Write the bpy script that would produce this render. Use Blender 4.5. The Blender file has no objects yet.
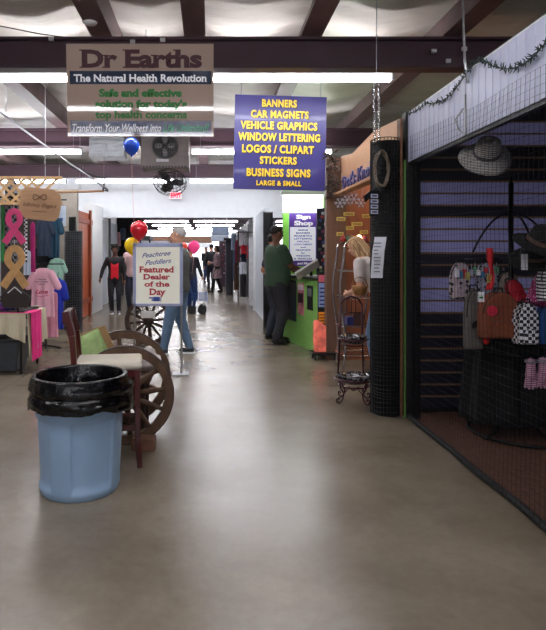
import bpy, bmesh, math, random
from mathutils import Vector, Matrix, noise
random.seed(7)
C = bpy.context.scene.collection
PI = math.pi
FX, VX, VY, EH = 560.0, 210.0, 255.0, 1.3      # focal length in pixels, vanishing point, eye height
def X(px, Y): return (px - VX) * Y / FX
def Z(py, Y): return EH + (VY - py) * Y / FX

# ------------------------------------------------------------------ materials
def lin(c):
    return tuple((v/255/12.92 if v/255 <= .04045 else ((v/255+.055)/1.055)**2.4) for v in c)
MATS = {}
def M(key, rgb=(128,128,128), rough=.6, metal=0, var=.12, scale=8, bump=0, bscale=40, emis=0, coat=0, alpha=1, trans=0, stretch=None):
    if key in MATS: return MATS[key]
    m = bpy.data.materials.new(key); m.use_nodes = True
    nt = m.node_tree; b = nt.nodes['Principled BSDF']
    col = lin(rgb)
    b.inputs['Roughness'].default_value = rough; b.inputs['Metallic'].default_value = metal
    b.inputs['Coat Weight'].default_value = coat; b.inputs['Coat Roughness'].default_value = .05
    tc = nt.nodes.new('ShaderNodeTexCoord'); mp = nt.nodes.new('ShaderNodeMapping')
    nt.links.new(tc.outputs['Object'], mp.inputs['Vector'])
    if stretch: mp.inputs['Scale'].default_value = stretch
    n = nt.nodes.new('ShaderNodeTexNoise'); n.inputs['Scale'].default_value = scale; n.inputs['Detail'].default_value = 5
    nt.links.new(mp.outputs['Vector'], n.inputs['Vector'])
    r = nt.nodes.new('ShaderNodeValToRGB')
    r.color_ramp.elements[0].position = .3; r.color_ramp.elements[1].position = .7
    r.color_ramp.elements[0].color = tuple(v*(1-var) for v in col) + (1,)
    r.color_ramp.elements[1].color = tuple(min(1, v*(1+var)) for v in col) + (1,)
    nt.links.new(n.outputs['Fac'], r.inputs['Fac']); nt.links.new(r.outputs['Color'], b.inputs['Base Color'])
    if bump:
        n2 = nt.nodes.new('ShaderNodeTexNoise'); n2.inputs['Scale'].default_value = bscale; n2.inputs['Detail'].default_value = 4
        nt.links.new(mp.outputs['Vector'], n2.inputs['Vector'])
        bp = nt.nodes.new('ShaderNodeBump'); bp.inputs['Strength'].default_value = bump; bp.inputs['Distance'].default_value = .02
        nt.links.new(n2.outputs['Fac'], bp.inputs['Height']); nt.links.new(bp.outputs['Normal'], b.inputs['Normal'])
    if emis:
        b.inputs['Emission Color'].default_value = col + (1,); b.inputs['Emission Strength'].default_value = emis
    if trans: b.inputs['Transmission Weight'].default_value = trans
    if alpha < 1: b.inputs['Alpha'].default_value = alpha
    MATS[key] = m; return m
def wave_mat(key, c1, c2, scale, rough=.6, direction='X', sharp=.5, bump=0, typ='BANDS'):
    """two colours in bands, woven or checked"""
    if key in MATS: return MATS[key]
    m = bpy.data.materials.new(key); m.use_nodes = True; nt = m.node_tree; b = nt.nodes['Principled BSDF']
    b.inputs['Roughness'].default_value = rough
    tc = nt.nodes.new('ShaderNodeTexCoord')
    if typ == 'CHECK':
        w = nt.nodes.new('ShaderNodeTexChecker'); w.inputs['Scale'].default_value = scale
        w.inputs['Color1'].default_value = lin(c1)+(1,); w.inputs['Color2'].default_value = lin(c2)+(1,)
        nt.links.new(tc.outputs['Object'], w.inputs['Vector']); nt.links.new(w.outputs['Color'], b.inputs['Base Color'])
    elif typ == 'VORONOI':
        w = nt.nodes.new('ShaderNodeTexVoronoi'); w.inputs['Scale'].default_value = scale
        nt.links.new(tc.outputs['Object'], w.inputs['Vector'])
        r = nt.nodes.new('ShaderNodeValToRGB'); r.color_ramp.interpolation = 'CONSTANT'
        r.color_ramp.elements[0].color = lin(c1)+(1,); r.color_ramp.elements[1].position = sharp; r.color_ramp.elements[1].color = lin(c2)+(1,)
        nt.links.new(w.outputs['Distance'], r.inputs['Fac']); nt.links.new(r.outputs['Color'], b.inputs['Base Color'])
    else:
        w = nt.nodes.new('ShaderNodeTexWave'); w.bands_direction = direction; w.inputs['Scale'].default_value = scale; w.inputs['Distortion'].default_value = 1.2 if bump else .2
        w.inputs['Detail'].default_value = 3
        nt.links.new(tc.outputs['Object'], w.inputs['Vector'])
        r = nt.nodes.new('ShaderNodeValToRGB'); r.color_ramp.elements[0].position = sharp-.2; r.color_ramp.elements[1].position = sharp+.2
        r.color_ramp.elements[0].color = lin(c1)+(1,); r.color_ramp.elements[1].color = lin(c2)+(1,)
        nt.links.new(w.outputs['Fac'], r.inputs['Fac']); nt.links.new(r.outputs['Color'], b.inputs['Base Color'])
    MATS[key] = m; return m

# ------------------------------------------------------------------ mesh builder
def children(o): return [c for c in bpy.data.objects if c.parent == o]
def world_of(o):
    m = o.matrix_basis.copy(); p = o.parent
    while p: m = p.matrix_basis @ m; p = p.parent
    return m
class MB:
    def __init__(s): s.bm = bmesh.new()
    def box(s, x0, x1, y0, y1, z0, z1, rot=None, mid=None):
        r = bmesh.ops.create_cube(s.bm, size=1)['verts']
        c = Vector(((x0+x1)/2, (y0+y1)/2, (z0+z1)/2))
        for v in r:
            p = Vector((v.co.x*(x1-x0), v.co.y*(y1-y0), v.co.z*(z1-z0)))
            if rot: p = rot @ p
            v.co = p + c
        return s
    def bar(s, p0, p1, w, d, up=(0,0,1)):
        """rectangular bar from p0 to p1"""
        p0 = Vector(p0); p1 = Vector(p1); t = (p1-p0).normalized(); u = Vector(up)
        if abs(t.dot(u)) > .98: u = Vector((0,1,0))
        a = t.cross(u).normalized(); b = a.cross(t).normalized()
        vs = [s.bm.verts.new(p + a*w/2*i + b*d/2*j) for p in (p0,p1) for i,j in ((-1,-1),(1,-1),(1,1),(-1,1))]
        for f in ((3,2,1,0),(4,5,6,7),(0,1,5,4),(1,2,6,5),(2,3,7,6),(3,0,4,7)): s.bm.faces.new([vs[k] for k in f])
        return s
    def tube(s, pts, r, n=8, closed=False, cap=True):
        pts = [Vector(p) for p in pts]; N = len(pts); rs = r if isinstance(r, (list,tuple)) else [r]*N
        rings = []; pa = None
        for i, p in enumerate(pts):
            if closed: t = pts[(i+1)%N]-pts[i-1]
            else: t = pts[min(i+1,N-1)]-pts[max(i-1,0)]
            t.normalize()
            if pa is None:
                u = Vector((0,0,1)) if abs(t.z) < .9 else Vector((1,0,0)); pa = (u - t*u.dot(t)).normalized()
            else:
                q = pa - t*pa.dot(t); pa = q.normalized() if q.length > 1e-5 else pa
            b = t.cross(pa)
            rings.append([s.bm.verts.new(p + (pa*math.cos(2*PI*k/n) + b*math.sin(2*PI*k/n))*rs[i]) for k in range(n)])
        M_ = N if closed else N-1
        for i in range(M_):
            A, B = rings[i], rings[(i+1)%N]
            for k in range(n): s.bm.faces.new((A[k], A[(k+1)%n], B[(k+1)%n], B[k]))
        if cap and not closed:
            s.bm.faces.new(list(reversed(rings[0]))); s.bm.faces.new(rings[-1])
        return s
    def ring(s, c, r, rt, n=32, axis='Z', m=6):
        c = Vector(c); P = []
        for k in range(n):
            a = 2*PI*k/n; u, v = r*math.cos(a), r*math.sin(a)
            P.append(c + Vector({'Z':(u,v,0),'Y':(u,0,v),'X':(0,u,v)}[axis]))
        return s.tube(P, rt, m, closed=True)
    def lathe(s, prof, c=(0,0,0), n=32, axis='Z', cap=True, wob=None):
        c = Vector(c); rings = []
        for (r, z) in prof:
            R = []
            for k in range(n):
                a = 2*PI*k/n; rr = r*(wob(a, z) if wob else 1)
                u, v = rr*math.cos(a), rr*math.sin(a)
                R.append(s.bm.verts.new(c + Vector({'Z':(u,v,z),'Y':(u,z,-v),'X':(z,u,v)}[axis])))
            rings.append(R)
        for A, B in zip(rings, rings[1:]):
            for k in range(n): s.bm.faces.new((A[k], A[(k+1)%n], B[(k+1)%n], B[k]))
        if cap:
            s.bm.faces.new(list(reversed(rings[0]))); s.bm.faces.new(rings[-1])
        return s
    def ell(s, c, r, n=14, rot=None):
        v = bmesh.ops.create_uvsphere(s.bm, u_segments=n, v_segments=max(6, n//2+1), radius=1)['verts']
        c = Vector(c)
        for q in v:
            p = Vector((q.co.x*r[0], q.co.y*r[1], q.co.z*r[2]))
            if rot: p = rot @ p
            q.co = p + c
        return s
    def limb(s, p0, p1, r0, r1, n=12):
        p0 = Vector(p0); p1 = Vector(p1); L = (p1-p0); pts = []; rs = []
        t = L.normalized()
        for a in (-80,-45,-15): pts.append(p0 + t*r0*math.sin(math.radians(a))); rs.append(r0*math.cos(math.radians(a)))
        for k in (.25,.5,.75): pts.append(p0+L*k); rs.append(r0+(r1-r0)*k)
        for a in (15,45,80): pts.append(p1 + t*r1*math.sin(math.radians(a))); rs.append(r1*math.cos(math.radians(a)))
        return s.tube(pts, rs, n)
    def loft(s, secs, n=20, T=None, cap=True):
        """secs: (cx, cy, z, rx, ry)"""
        rings = []
        for (cx, cy, z, rx, ry) in secs:
            R = []
            for k in range(n):
                a = 2*PI*k/n; p = Vector((cx+rx*math.cos(a), cy+ry*math.sin(a), z))
                R.append(s.bm.verts.new(T(p) if T else p))
            rings.append(R)
        for A, B in zip(rings, rings[1:]):
            for k in range(n): s.bm.faces.new((A[k], A[(k+1)%n], B[(k+1)%n], B[k]))
        if cap: s.bm.faces.new(list(reversed(rings[0]))); s.bm.faces.new(rings[-1])
        return s
    def grid(s, f, nu, nv):
        V = [[s.bm.verts.new(f(i/nu, j/nv)) for j in range(nv+1)] for i in range(nu+1)]
        for i in range(nu):
            for j in range(nv): s.bm.faces.new((V[i][j], V[i+1][j], V[i+1][j+1], V[i][j+1]))
        return s
    def poly(s, pts2, f0, f1):
        """prism from a 2D outline, f0/f1 map (u,v) to the two faces"""
        A = [s.bm.verts.new(f0(u,v)) for u,v in pts2]; B = [s.bm.verts.new(f1(u,v)) for u,v in pts2]
        n = len(A)
        s.bm.faces.new(A); s.bm.faces.new(list(reversed(B)))
        for k in range(n): s.bm.faces.new((A[k], B[k], B[(k+1)%n], A[(k+1)%n]))
        return s
    def xf(s, Mx):
        bmesh.ops.transform(s.bm, matrix=Mx, verts=s.bm.verts); return s
    def build(s, name, mat, parent=None, smooth=False, local=False, bevel=0, voxel=0, sm=2, solid=0, wire=0, sub=0, loc=None):
        me = bpy.data.meshes.new(name)
        bmesh.ops.recalc_face_normals(s.bm, faces=s.bm.faces)
        if parent is not None and not local:
            s.bm.transform(world_of(parent).inverted())
        o = bpy.data.objects.new(name, me)
        if parent is None:
            if loc is None:
                xs = [v.co.x for v in s.bm.verts]; ys = [v.co.y for v in s.bm.verts]; zs = [v.co.z for v in s.bm.verts]
                loc = Vector(((min(xs)+max(xs))/2, (min(ys)+max(ys))/2, min(zs)))
            s.bm.transform(Matrix.Translation(-Vector(loc))); o.location = loc
        s.bm.to_mesh(me); s.bm.free()
        C.objects.link(o)
        if parent is not None: o.parent = parent
        if voxel:
            m = o.modifiers.new('r', 'REMESH'); m.mode = 'VOXEL'; m.voxel_size = voxel
            if sm: m = o.modifiers.new('s', 'SMOOTH'); m.iterations = sm; m.factor = .5
        if bevel:
            m = o.modifiers.new('b', 'BEVEL'); m.width = bevel; m.segments = 2; m.limit_method = 'ANGLE'
        if solid:
            m = o.modifiers.new('t', 'SOLIDIFY'); m.thickness = solid
        if wire:
            m = o.modifiers.new('w', 'WIREFRAME'); m.thickness = wire; m.use_even_offset = False
        if sub:
            m = o.modifiers.new('u', 'SUBSURF'); m.levels = sub; m.render_levels = sub
        if voxel or bevel or solid or wire or sub:
            bpy.context.view_layer.update()
            dg = bpy.context.evaluated_depsgraph_get()
            nm = bpy.data.meshes.new_from_object(o.evaluated_get(dg)); o.modifiers.clear(); o.data = nm; nm.name = name
        for mm in (mat if isinstance(mat, list) else [mat]): o.data.materials.append(mm)
        if smooth or voxel or sub:
            for p in o.data.polygons: p.use_smooth = True
        return o
def tag(o, label=None, cat=None, group=None, kind=None):
    if label: o['label'] = label
    if cat: o['category'] = cat
    if group: o['group'] = group
    if kind: o['kind'] = kind
    return o
def struct(o, label=None):
    o['kind'] = 'structure'
    if label: o['label'] = label
    return o
def thing(name, loc, rz, label, cat, group=None):
    o = bpy.data.objects.new(name, None); o.empty_display_size = .1; C.objects.link(o)
    o.location = loc; o.rotation_euler = (0,0,rz); return tag(o, label, cat, group)
def copy_tree(o, parent=None):
    c = o.copy(); C.objects.link(c); c.parent = parent
    for ch in children(o): copy_tree(ch, c)
    return c

# ------------------------------------------------------------------ lettering
def raw_text(s, bold=0, shear=0, space=1):
    cu = bpy.data.curves.new('t', 'FONT'); cu.body = s; cu.size = 1; cu.offset = bold; cu.shear = shear; cu.space_character = space
    cu.resolution_u = 3; cu.fill_mode = 'BOTH' if False else 'FRONT'
    o = bpy.data.objects.new('t', cu); C.objects.link(o); bpy.context.view_layer.update()
    me = bpy.data.meshes.new_from_object(o.evaluated_get(bpy.context.evaluated_depsgraph_get()))
    bpy.data.objects.remove(o); bpy.data.curves.remove(cu); return me
SER = {'D':[(0,1),(0,0)],'r':[(0,0),(0,1)],'E':[(0,1),(0,0)],'h':[(0,1),(0,0),(1,0)],'F':[(0,1),(0,0)],'f':[(.4,0)],'a':[(1,0)],'u':[(0,1),(1,1),(1,0)],
       'd':[(1,1),(1,0)],'l':[(0,1),(0,0)],'y':[(0,1),(1,1)],'S':[],'i':[(.5,0)],'n':[(0,0),(1,0),(0,1)],'p':[(0,0),(0,1)],'m':[(0,0),(1,0),(0,1)]}
def text(name, s, mat, parent, cx, cz, w, cap, y=-.006, bold=.02, shear=0, space=1, serif=False, basis=None, tilt=0):
    """flat lettering in the parent's x-z plane, facing -y; cap = capital height, w = line width"""
    me = raw_text(s, bold, shear, space)
    bm = bmesh.new(); bm.from_mesh(me); bpy.data.meshes.remove(me)
    if serif:
        for i, ch in enumerate(s):
            if ch not in SER: continue
            pre = raw_text(s[:i+1], bold, shear, space); own = raw_text(ch, bold, shear, space)
            xr = max(v.co.x for v in pre.vertices); ox = [v.co.x for v in own.vertices]; oy = [v.co.y for v in own.vertices]
            xl = xr - (max(ox)-min(ox)); h0, h1 = min(oy), max(oy)
            if ch in 'yp': h0 = h0 if ch == 'p' else h0
            for fx, fy in SER[ch]:
                st = .09
                px = xl + st*.6 + fx*((xr-xl) - st*1.2); pz = h0 + fy*(h1-h0)
                a = .13 if fx != 1 else .11
                x0, x1 = px - a, px + a
                z0, z1 = (pz, pz+.055) if fy == 0 else (pz-.055, pz)
                if fy == 1: x1 = px + .04 if fx == 0 else x1
                q = [bm.verts.new((x0,z0,.001)), bm.verts.new((x1,z0,.001)), bm.verts.new((x1,z1,.001)), bm.verts.new((x0,z1,.001))]
                bm.faces.new(q)
            bpy.data.meshes.remove(pre); bpy.data.meshes.remove(own)
    xs = [v.co.x for v in bm.verts]; x0, x1 = min(xs), max(xs)
    H = .729 + 2*bold; sx = w/(x1-x0) if w else cap/H; sz = cap/H; mx = (x0+x1)/2
    for v in bm.verts: v.co = Vector(((v.co.x-mx)*sx, 0, (v.co.y+bold)*sz))
    R = Matrix.Rotation(tilt, 4, 'Y')
    bm.transform(Matrix.Translation((cx, y, cz)) @ R)
    if basis is not None: bm.transform(basis)
    for f in bm.faces: f.normal_update()
    me = bpy.data.meshes.new(name); bm.to_mesh(me); bm.free(); me.materials.append(mat)
    o = bpy.data.objects.new(name, me); C.objects.link(o); o.parent = parent; return o
#PART2
# ------------------------------------------------------------------ shared materials
white = M('painted_white', (222,224,226), .6, var=.04, scale=3)
black = M('black_plastic', (14,14,16), .45, var=.3)
blackm = M('black_metal', (22,20,22), .35, metal=.5)
steel = M('brushed_steel', (170,172,176), .3, metal=.9)
chrome = M('chrome', (205,208,212), .15, metal=1)
maroon = M('maroon_steel', (66,44,54), .4, var=.1, scale=3, metal=0)
maroon2 = M('dull_maroon_steel', (104,82,84), .45, var=.15, scale=4)
tubem = M('lit_tube', (250,250,255), .4, var=0, emis=40)
mesh_black = M('black_mesh', (24,24,30), .4, var=.2)

def floor_mat():
    m = bpy.data.materials.new('polished_concrete'); m.use_nodes = True; nt = m.node_tree; b = nt.nodes['Principled BSDF']
    L = nt.links.new; N = nt.nodes.new
    tc = N('ShaderNodeTexCoord')
    n1 = N('ShaderNodeTexNoise'); n1.inputs['Scale'].default_value = 1.3; n1.inputs['Detail'].default_value = 7; n1.inputs['Roughness'].default_value = .55; n1.inputs['Distortion'].default_value = .1
    n2 = N('ShaderNodeTexNoise'); n2.inputs['Scale'].default_value = 22; n2.inputs['Detail'].default_value = 8; n2.inputs['Roughness'].default_value = .7
    n3 = N('ShaderNodeTexVoronoi'); n3.inputs['Scale'].default_value = 5
    for n in (n1, n2, n3): L(tc.outputs['Object'], n.inputs['Vector'])
    r = N('ShaderNodeValToRGB'); e = r.color_ramp.elements
    e[0].position = .3; e[0].color = lin((108,96,80))+(1,); e[1].position = .72; e[1].color = lin((146,134,117))+(1,)
    L(n1.outputs['Fac'], r.inputs['Fac'])
    mx = N('ShaderNodeMix'); mx.data_type = 'RGBA'; mx.blend_type = 'MULTIPLY'; mx.inputs[0].default_value = .5
    r2 = N('ShaderNodeValToRGB'); r2.color_ramp.elements[0].position = .3; r2.color_ramp.elements[0].color = (.7,.7,.7,1); r2.color_ramp.elements[1].position = .7; r2.color_ramp.elements[1].color = (1,1,1,1)
    L(n2.outputs['Fac'], r2.inputs['Fac']); L(r.outputs['Color'], mx.inputs[6]); L(r2.outputs['Color'], mx.inputs[7])
    br = N('ShaderNodeTexBrick'); br.offset = 0; br.inputs['Scale'].default_value = 1; br.inputs['Brick Width'].default_value = 4.4; br.inputs['Row Height'].default_value = 4.4; br.inputs['Mortar Size'].default_value = .006
    br.inputs['Color1'].default_value = (1,1,1,1); br.inputs['Color2'].default_value = (1,1,1,1); br.inputs['Mortar'].default_value = (.8,.78,.76,1)
    mo = N('ShaderNodeMapping'); mo.inputs['Location'].default_value = (2.0,-1.2,0); L(tc.outputs['Object'], mo.inputs['Vector']); L(mo.outputs['Vector'], br.inputs['Vector'])
    m2 = N('ShaderNodeMix'); m2.data_type = 'RGBA'; m2.blend_type = 'MULTIPLY'; m2.inputs[0].default_value = 1
    L(mx.outputs[2], m2.inputs[6]); L(br.outputs['Color'], m2.inputs[7]); L(m2.outputs[2], b.inputs['Base Color'])
    b.inputs['Roughness'].default_value = .27
    bp = N('ShaderNodeBump'); bp.inputs['Strength'].default_value = .035; bp.inputs['Distance'].default_value = .01
    L(n2.outputs['Fac'], bp.inputs['Height']); L(bp.outputs['Normal'], b.inputs['Normal'])
    b.inputs['Specular IOR Level'].default_value = .6
    return m

# ------------------------------------------------------------------ the setting
struct(MB().box(-9, 9, -5, 52, -.1, 0).build('floor', floor_mat(), loc=(0,0,0)), 'polished grey brown concrete floor')
vinyl = M('vinyl_insulation', (190,184,176), .42, var=.1, scale=1.5, bump=.5, bscale=5, stretch=(1,3,1))
JX = [-6.6, -4.6, -2.5, -1.07, -.15, 1.0, 2.4, 4.3, 6.4]
def ceil_pt(u, v):
    x = -9 + 18*u; y = -5 + 57*v
    near = min(abs(x-j) for j in JX)
    sag = .13*min(1, near/.6)
    strap = .05*abs(math.sin(PI*y/1.35))**.5
    w = .07*noise.noise(Vector((x*.5, y*1.9, 3))) + .03*noise.noise(Vector((x*1.3, y*5, 9)))
    return Vector((x, y, 3.78 - sag*(.5+abs(math.sin(PI*y/1.35))**.6*.5) + w))
struct(MB().grid(ceil_pt, 150, 420).build('ceiling', vinyl, smooth=True, loc=(0,0,0)), 'sagging white vinyl faced roof insulation')
t = 1
def trim(mb, mat, lab=None, **k):
    global t
    o = struct(mb.build('trim_%d' % t, mat, **k), lab); t += 1; return o
for j in JX:   # long purlins running down the hall
    b = MB(); b.box(j-.105, j+.105, -5, 52, 3.46, 3.50); b.box(j-.015, j+.1, -5, 52, 3.48, 3.74)
    trim(b, maroon2, 'maroon steel purlin under the roof')
BY = [-2.4, 1.6, 5.6, 9.6, 13.4, 17.4, 21.4, 25.4, 29.4, 33.4, 37.4, 41.4]
for y in BY:
    b = MB(); b.box(-9, 9, y, y+.02, 3.15, 3.46); b.box(-9, 9, y-.07, y+.09, 3.15, 3.175); b.box(-9, 9, y-.07, y+.09, 3.435, 3.46)
    trim(b, maroon, 'maroon steel cross beam', bevel=.004)
# clips and small bolts on the front beam
for px, py in ((52,40),(133,43),(163,41),(433,52),(447,62),(463,50)):
    x, z = X(px,5.55), min(Z(py,5.55), 3.5)
    tag(MB().box(x-.025, x+.025, 5.51, 5.535, z-.02, z+.02).build('beam_clip', M('galvanised',(190,190,195),.4,metal=.6), bevel=.004), 'small pale clip on the front maroon beam', 'clip', 'clips on the front beam')

# header board over the aisle
struct(MB().box(-8, 6, 13.46, 13.54, 2.2, 3.3).build('wall_header', M('header_white',(205,209,214),.7,var=.03), loc=(0,13.5,2.2)), 'white header board across the aisle')
struct(MB().box(-2.78, -2.58, 12.3, 13.46, 0, 2.45).build('wall_left_pier', white), 'white pier left of the aisle')
# far end
struct(MB().box(-9, 9, 50, 50.1, 0, 3.9).build('wall_back', M('back_glow',(235,238,245),.7,emis=1.6,var=.02)), 'bright far end of the hall')  # wall made to glow so the far hall looks brighter
struct(MB().box(-9.1, -9, -5, 52, 0, 3.9).build('wall_left', M('wall_grey',(150,148,146),.8)), 'far side wall on the left')
struct(MB().box(9, 9.1, -5, 52, 0, 3.9).build('wall_right', MATS['wall_grey']), 'far side wall on the right')
# closed white stall fronts with ribbed doors beyond the header, left
rib = M('ribbed_white',(196,202,210),.5,var=.05)
b = MB(); b.box(-2.9, -2.78, 13.6, 16.7, 0, 2.75)
o = struct(b.build('wall_left_stalls', white), 'white stall fronts beyond the header')
for k, y in enumerate((13.75, 15.4)):
    b = MB()
    n = 16
    for i in range(n):
        yy = y + i*1.2/n
        b.box(-2.78, -2.75 if i % 2 else -2.765, yy, yy+1.2/n, .03, 2.2)
    d = struct(b.build('door_%d' % (k+1), rib), 'pale ribbed roller door')
    MB().box(-2.78, -2.72, y-.06, y, 0, 2.3).build('door_frame', M('frame_grey',(120,122,128),.5), d)
    MB().box(-2.75, -2.72, y+.1, y+.13, .9, 1.1).build('door_handle', blackm, d)
# right side white post and ribbed wall
b = MB()
for i in range(24):
    yy = 10.7 + i*.1
    b.box(1.07 if i % 2 else 1.055, 1.14, yy, yy+.1, 0, 2.2)
struct(b.build('wall_right_stalls', rib), 'white ribbed stall wall on the right')
trim(MB().box(1.02, 1.16, 13.1, 13.3, 0, 2.2), white, 'white square post')
b = MB(); b.box(1.5, 1.6, 13.6, 40, 0, 2.6); struct(b.build('wall_right_far', M('dim_wall',(92,90,96),.8)), 'dim stall backs far down the aisle')
b = MB(); b.box(-5.1, -5.0, 20, 44, 0, 2.6); struct(b.build('wall_left_far', MATS['dim_wall']))
struct(MB().box(-5, -2.75, 17.9, 18, 0, 2.9).build('wall_left_cross', MATS['dim_wall']))
# left stall shell
struct(MB().box(-6, -2.42, 10.2, 10.3, 0, 2.5).build('wall_left_partition', M('putty_wall',(158,150,140),.8)), 'putty coloured stall partition')
struct(MB().box(-6.1, -6, 4, 13, 0, 2.5).build('wall_left_stall_back', MATS['putty_wall']))
# right stall shell
struct(MB().box(4.6, 4.7, -2, 13, 0, 2.6).build('wall_right_stall_back', M('dark_wall',(40,38,44),.8)))
struct(MB().box(1.66, 4.7, -1, 4.66, 2.46, 2.5).build('shade_right_stall', M('dark_shade_sheet',(22,20,28),.9)), 'unseen dark sheet added over the right hand stall to dim it')  # dark sheet added out of view to keep light off the stall
shade_sheet = None

# ------------------------------------------------------------------ fluorescent battens
def make_light():
    r = thing('fluorescent_light', (0,0,3.2), 0, 'x', 'light', 'rows of fluorescent tube lights')
    MB().box(-1.18, 1.18, -.022, .022, .0, .045).build('housing', white, r, local=True, bevel=.008)
    for dy in (-.036, .036): MB().tube([(-1.15,dy,-.022),(1.15,dy,-.022)], .017, 10).build('tube', tubem, r, local=True, smooth=True)
    for sx in (-1,1): MB().box(sx*1.165-.015, sx*1.165+.015, -.05, .05, -.045, .0).build('end_cap', white, r, local=True)
    for sx in (-1,1): MB().tube([(sx*1.02,0,.04),(sx*1.02,0,.62)], .004, 5).build('hanger', steel, r, local=True)
    return r
proto = make_light(); first = True
rowsl = {5.95:('on the front beam row', [(.75,'bright long tube light behind the front beam, its end by the hanging chains'),(-1.68,'bright tube light running behind the large brown banner to the left'),(-4.1,None)]),}
def place_light(x, y, z, lab):
    global first
    o = proto if first else copy_tree(proto); first = False
    o.location = (x, y, z); o['label'] = lab; return o
place_light(.76, 5.95, 3.19, 'bright fluorescent tube light over the blue sign, ending by the hanging chains')
place_light(-1.7, 5.95, 3.19, 'bright fluorescent tube light running left behind the brown banner')
for x in (-1.7-2.44, 6.0): place_light(x, 5.95, 3.19, 'fluorescent tube light at the side of the front row')
for x in (-2.4-.0, .05, 2.5): place_light(x, 1.7, 3.1, 'fluorescent tube light overhead nearer the viewer')
for x in (-3.2,-.7,1.8): place_light(x, -4.5, 3.1, 'unseen fluorescent tube light added behind the viewer to brighten the foreground')  # row added out of view to brighten the foreground
place_light(-3.3, 9.35, 3.03, 'fluorescent tube light in the second row left of the silver louvre box')
place_light(.86, 9.35, 3.03, 'fluorescent tube light in the second row between the banner and the blue sign')
for x, l in ((-1.75,'fluorescent tube light just above the white header, left of the round fan'),(.72,'fluorescent tube light just above the white header, right of the round fan'),(-4.3,'fluorescent tube light above the header at the far left')):
    place_light(x, 12.2, 2.92, l)
for y in (17.5, 21.5, 25.5, 29.5, 33.5, 37.5, 41.5):
    for x in (-2.3, .3, 3.2):
        place_light(x, y, 3.08, 'small bright tube light beyond the white header')

# ------------------------------------------------------------------ brown banner
def hang_sign(name, x0, x1, y0, y1, Y, mat, label, tilt=0, th=.008, rz=0):
    cx, cy = (x0+x1)/2, (y0+y1)/2; k = Y/FX
    r = thing(name, (X(cx,Y), Y, Z(cy,Y)), rz, label, 'sign'); r.rotation_euler = (tilt, 0, rz)
    w, h = (x1-x0)*k/2, (y1-y0)*k/2
    MB().box(-w, w, -th/2, th/2, -h, h).build('panel', mat, r, local=True)
    def tx(s, ax0, ax1, top, base, m, **kw):
        return text('lettering', s, m, r, ((ax0+ax1)/2-cx)*k, (cy-base)*k, (ax1-ax0)*k, (base-top)*k, y=-th/2-.002-kw.pop('dy',0), **kw)
    def bx(nm, ax0, ax1, ay0, ay1, m, d=.003):
        return MB().box((ax0-cx)*k, (ax1-cx)*k, -th/2-d, -th/2, (cy-ay1)*k, (cy-ay0)*k).build(nm, m, r, local=True)
    return r, tx, bx, k
burlap = wave_mat('burlap_print', (168,140,122), (194,168,150), 60, rough=.12, bump=1)
burlap.node_tree.nodes['Principled BSDF'].inputs['Coat Weight'].default_value = 1
burlap.node_tree.nodes['Principled BSDF'].inputs['Coat Roughness'].default_value = .04
burlap.node_tree.nodes['Principled BSDF'].inputs['Roughness'].default_value = .5
maroon_ink = M('maroon_ink',(74,20,36),.5,var=.05); white_ink = M('white_ink',(240,240,245),.5,var=0,emis=.15)
green_ink = M('green_ink',(34,124,44),.5,var=.05); navy_ink = M('navy_ink',(26,40,92),.15,var=.05,coat=1); teal_ink = M('teal_navy',(28,44,72),.15,var=.05,coat=1)
r, tx, bx, k = hang_sign('banner', 67, 213.5, 45, 136, 5.3, burlap, 'brown burlap print banner reading Dr Earths hanging from the front beam', tilt=math.radians(4.2))
tx('Dr Earths', 80, 202, 49.5, 68.5, maroon_ink, bold=.045, serif=True)
bx('stripe', 70, 211.5, 71.5, 84.5, teal_ink); tx('The Natural Health Revolution', 74, 207, 74.3, 82.3, white_ink, bold=.03, serif=True, dy=.004)
tx('Safe and effective', 99, 182, 88.5, 97, green_ink, bold=.06, serif=True)
tx("solution for today's", 95, 187, 99.5, 107.5, green_ink, bold=.06, serif=True)
tx('top health concerns', 95, 187, 110, 118, green_ink, bold=.04, serif=True)
bx('stripe', 70, 211.5, 120.5, 134.5, navy_ink)
tx('Transform Your Wellness into', 72, 161, 123, 131.5, white_ink, bold=.015, shear=.35, dy=.004)
tx('Life Unlimited!', 163.5, 209, 123, 131.5, M('mint_ink',(80,190,140),.5), bold=.015, shear=.35, dy=.004)
for px in (88, 196):
    MB().tube([((px-140.2)*k, 0, 45.5*k), ((px-140.2)*k, .08, 45.5*k+.03), ((px-140.2)*k, .27, 45.5*k+.06)], .004, 6).build('hook', black, r, local=True)

# ------------------------------------------------------------------ blue sign
bluem = M('sign_blue',(44,38,112),.4,var=.06,coat=.12)
r, tx, bx, k = hang_sign('hanging_sign', 234, 326, 96, 190, 6.8, bluem, 'square blue hanging sign with yellow lettering starting BANNERS', th=.02, rz=math.radians(2)); r.rotation_euler = (0, math.radians(1.2), math.radians(2))
yel = M('yellow_ink',(232,190,40),.45,var=.05,emis=.12); blk = M('shadow_ink',(12,10,30),.6,var=0)
for s, a, b_, y0, y1 in (('BANNERS',261,296,99.5,107.5),('CAR MAGNETS',250,308,110.5,118.5),('VEHICLE GRAPHICS',240,317,121.5,130),('WINDOW LETTERING',238,320,133,141.5),
                 ('LOGOS / CLIPART',242,314,145,153.5),('STICKERS',260,297,156.5,164.5),('BUSINESS SIGNS',247,311,168.5,177),('LARGE & SMALL',257,302,180.5,186)):
    tx(s, a+1, b_+1, y0+.8, y1+.8, blk, bold=.04, space=1.1); tx(s, a, b_, y0, y1, yel, bold=.04, space=1.1, dy=.004)
for px in (240, 320):
    MB().tube([((px-280)*k, 0, 46*k), ((px-280)*k, 0, 3.2-1.3-0+ (1.3-r.location.z)+.25)], .004, 6).build('wire', steel, r, local=True)

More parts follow.
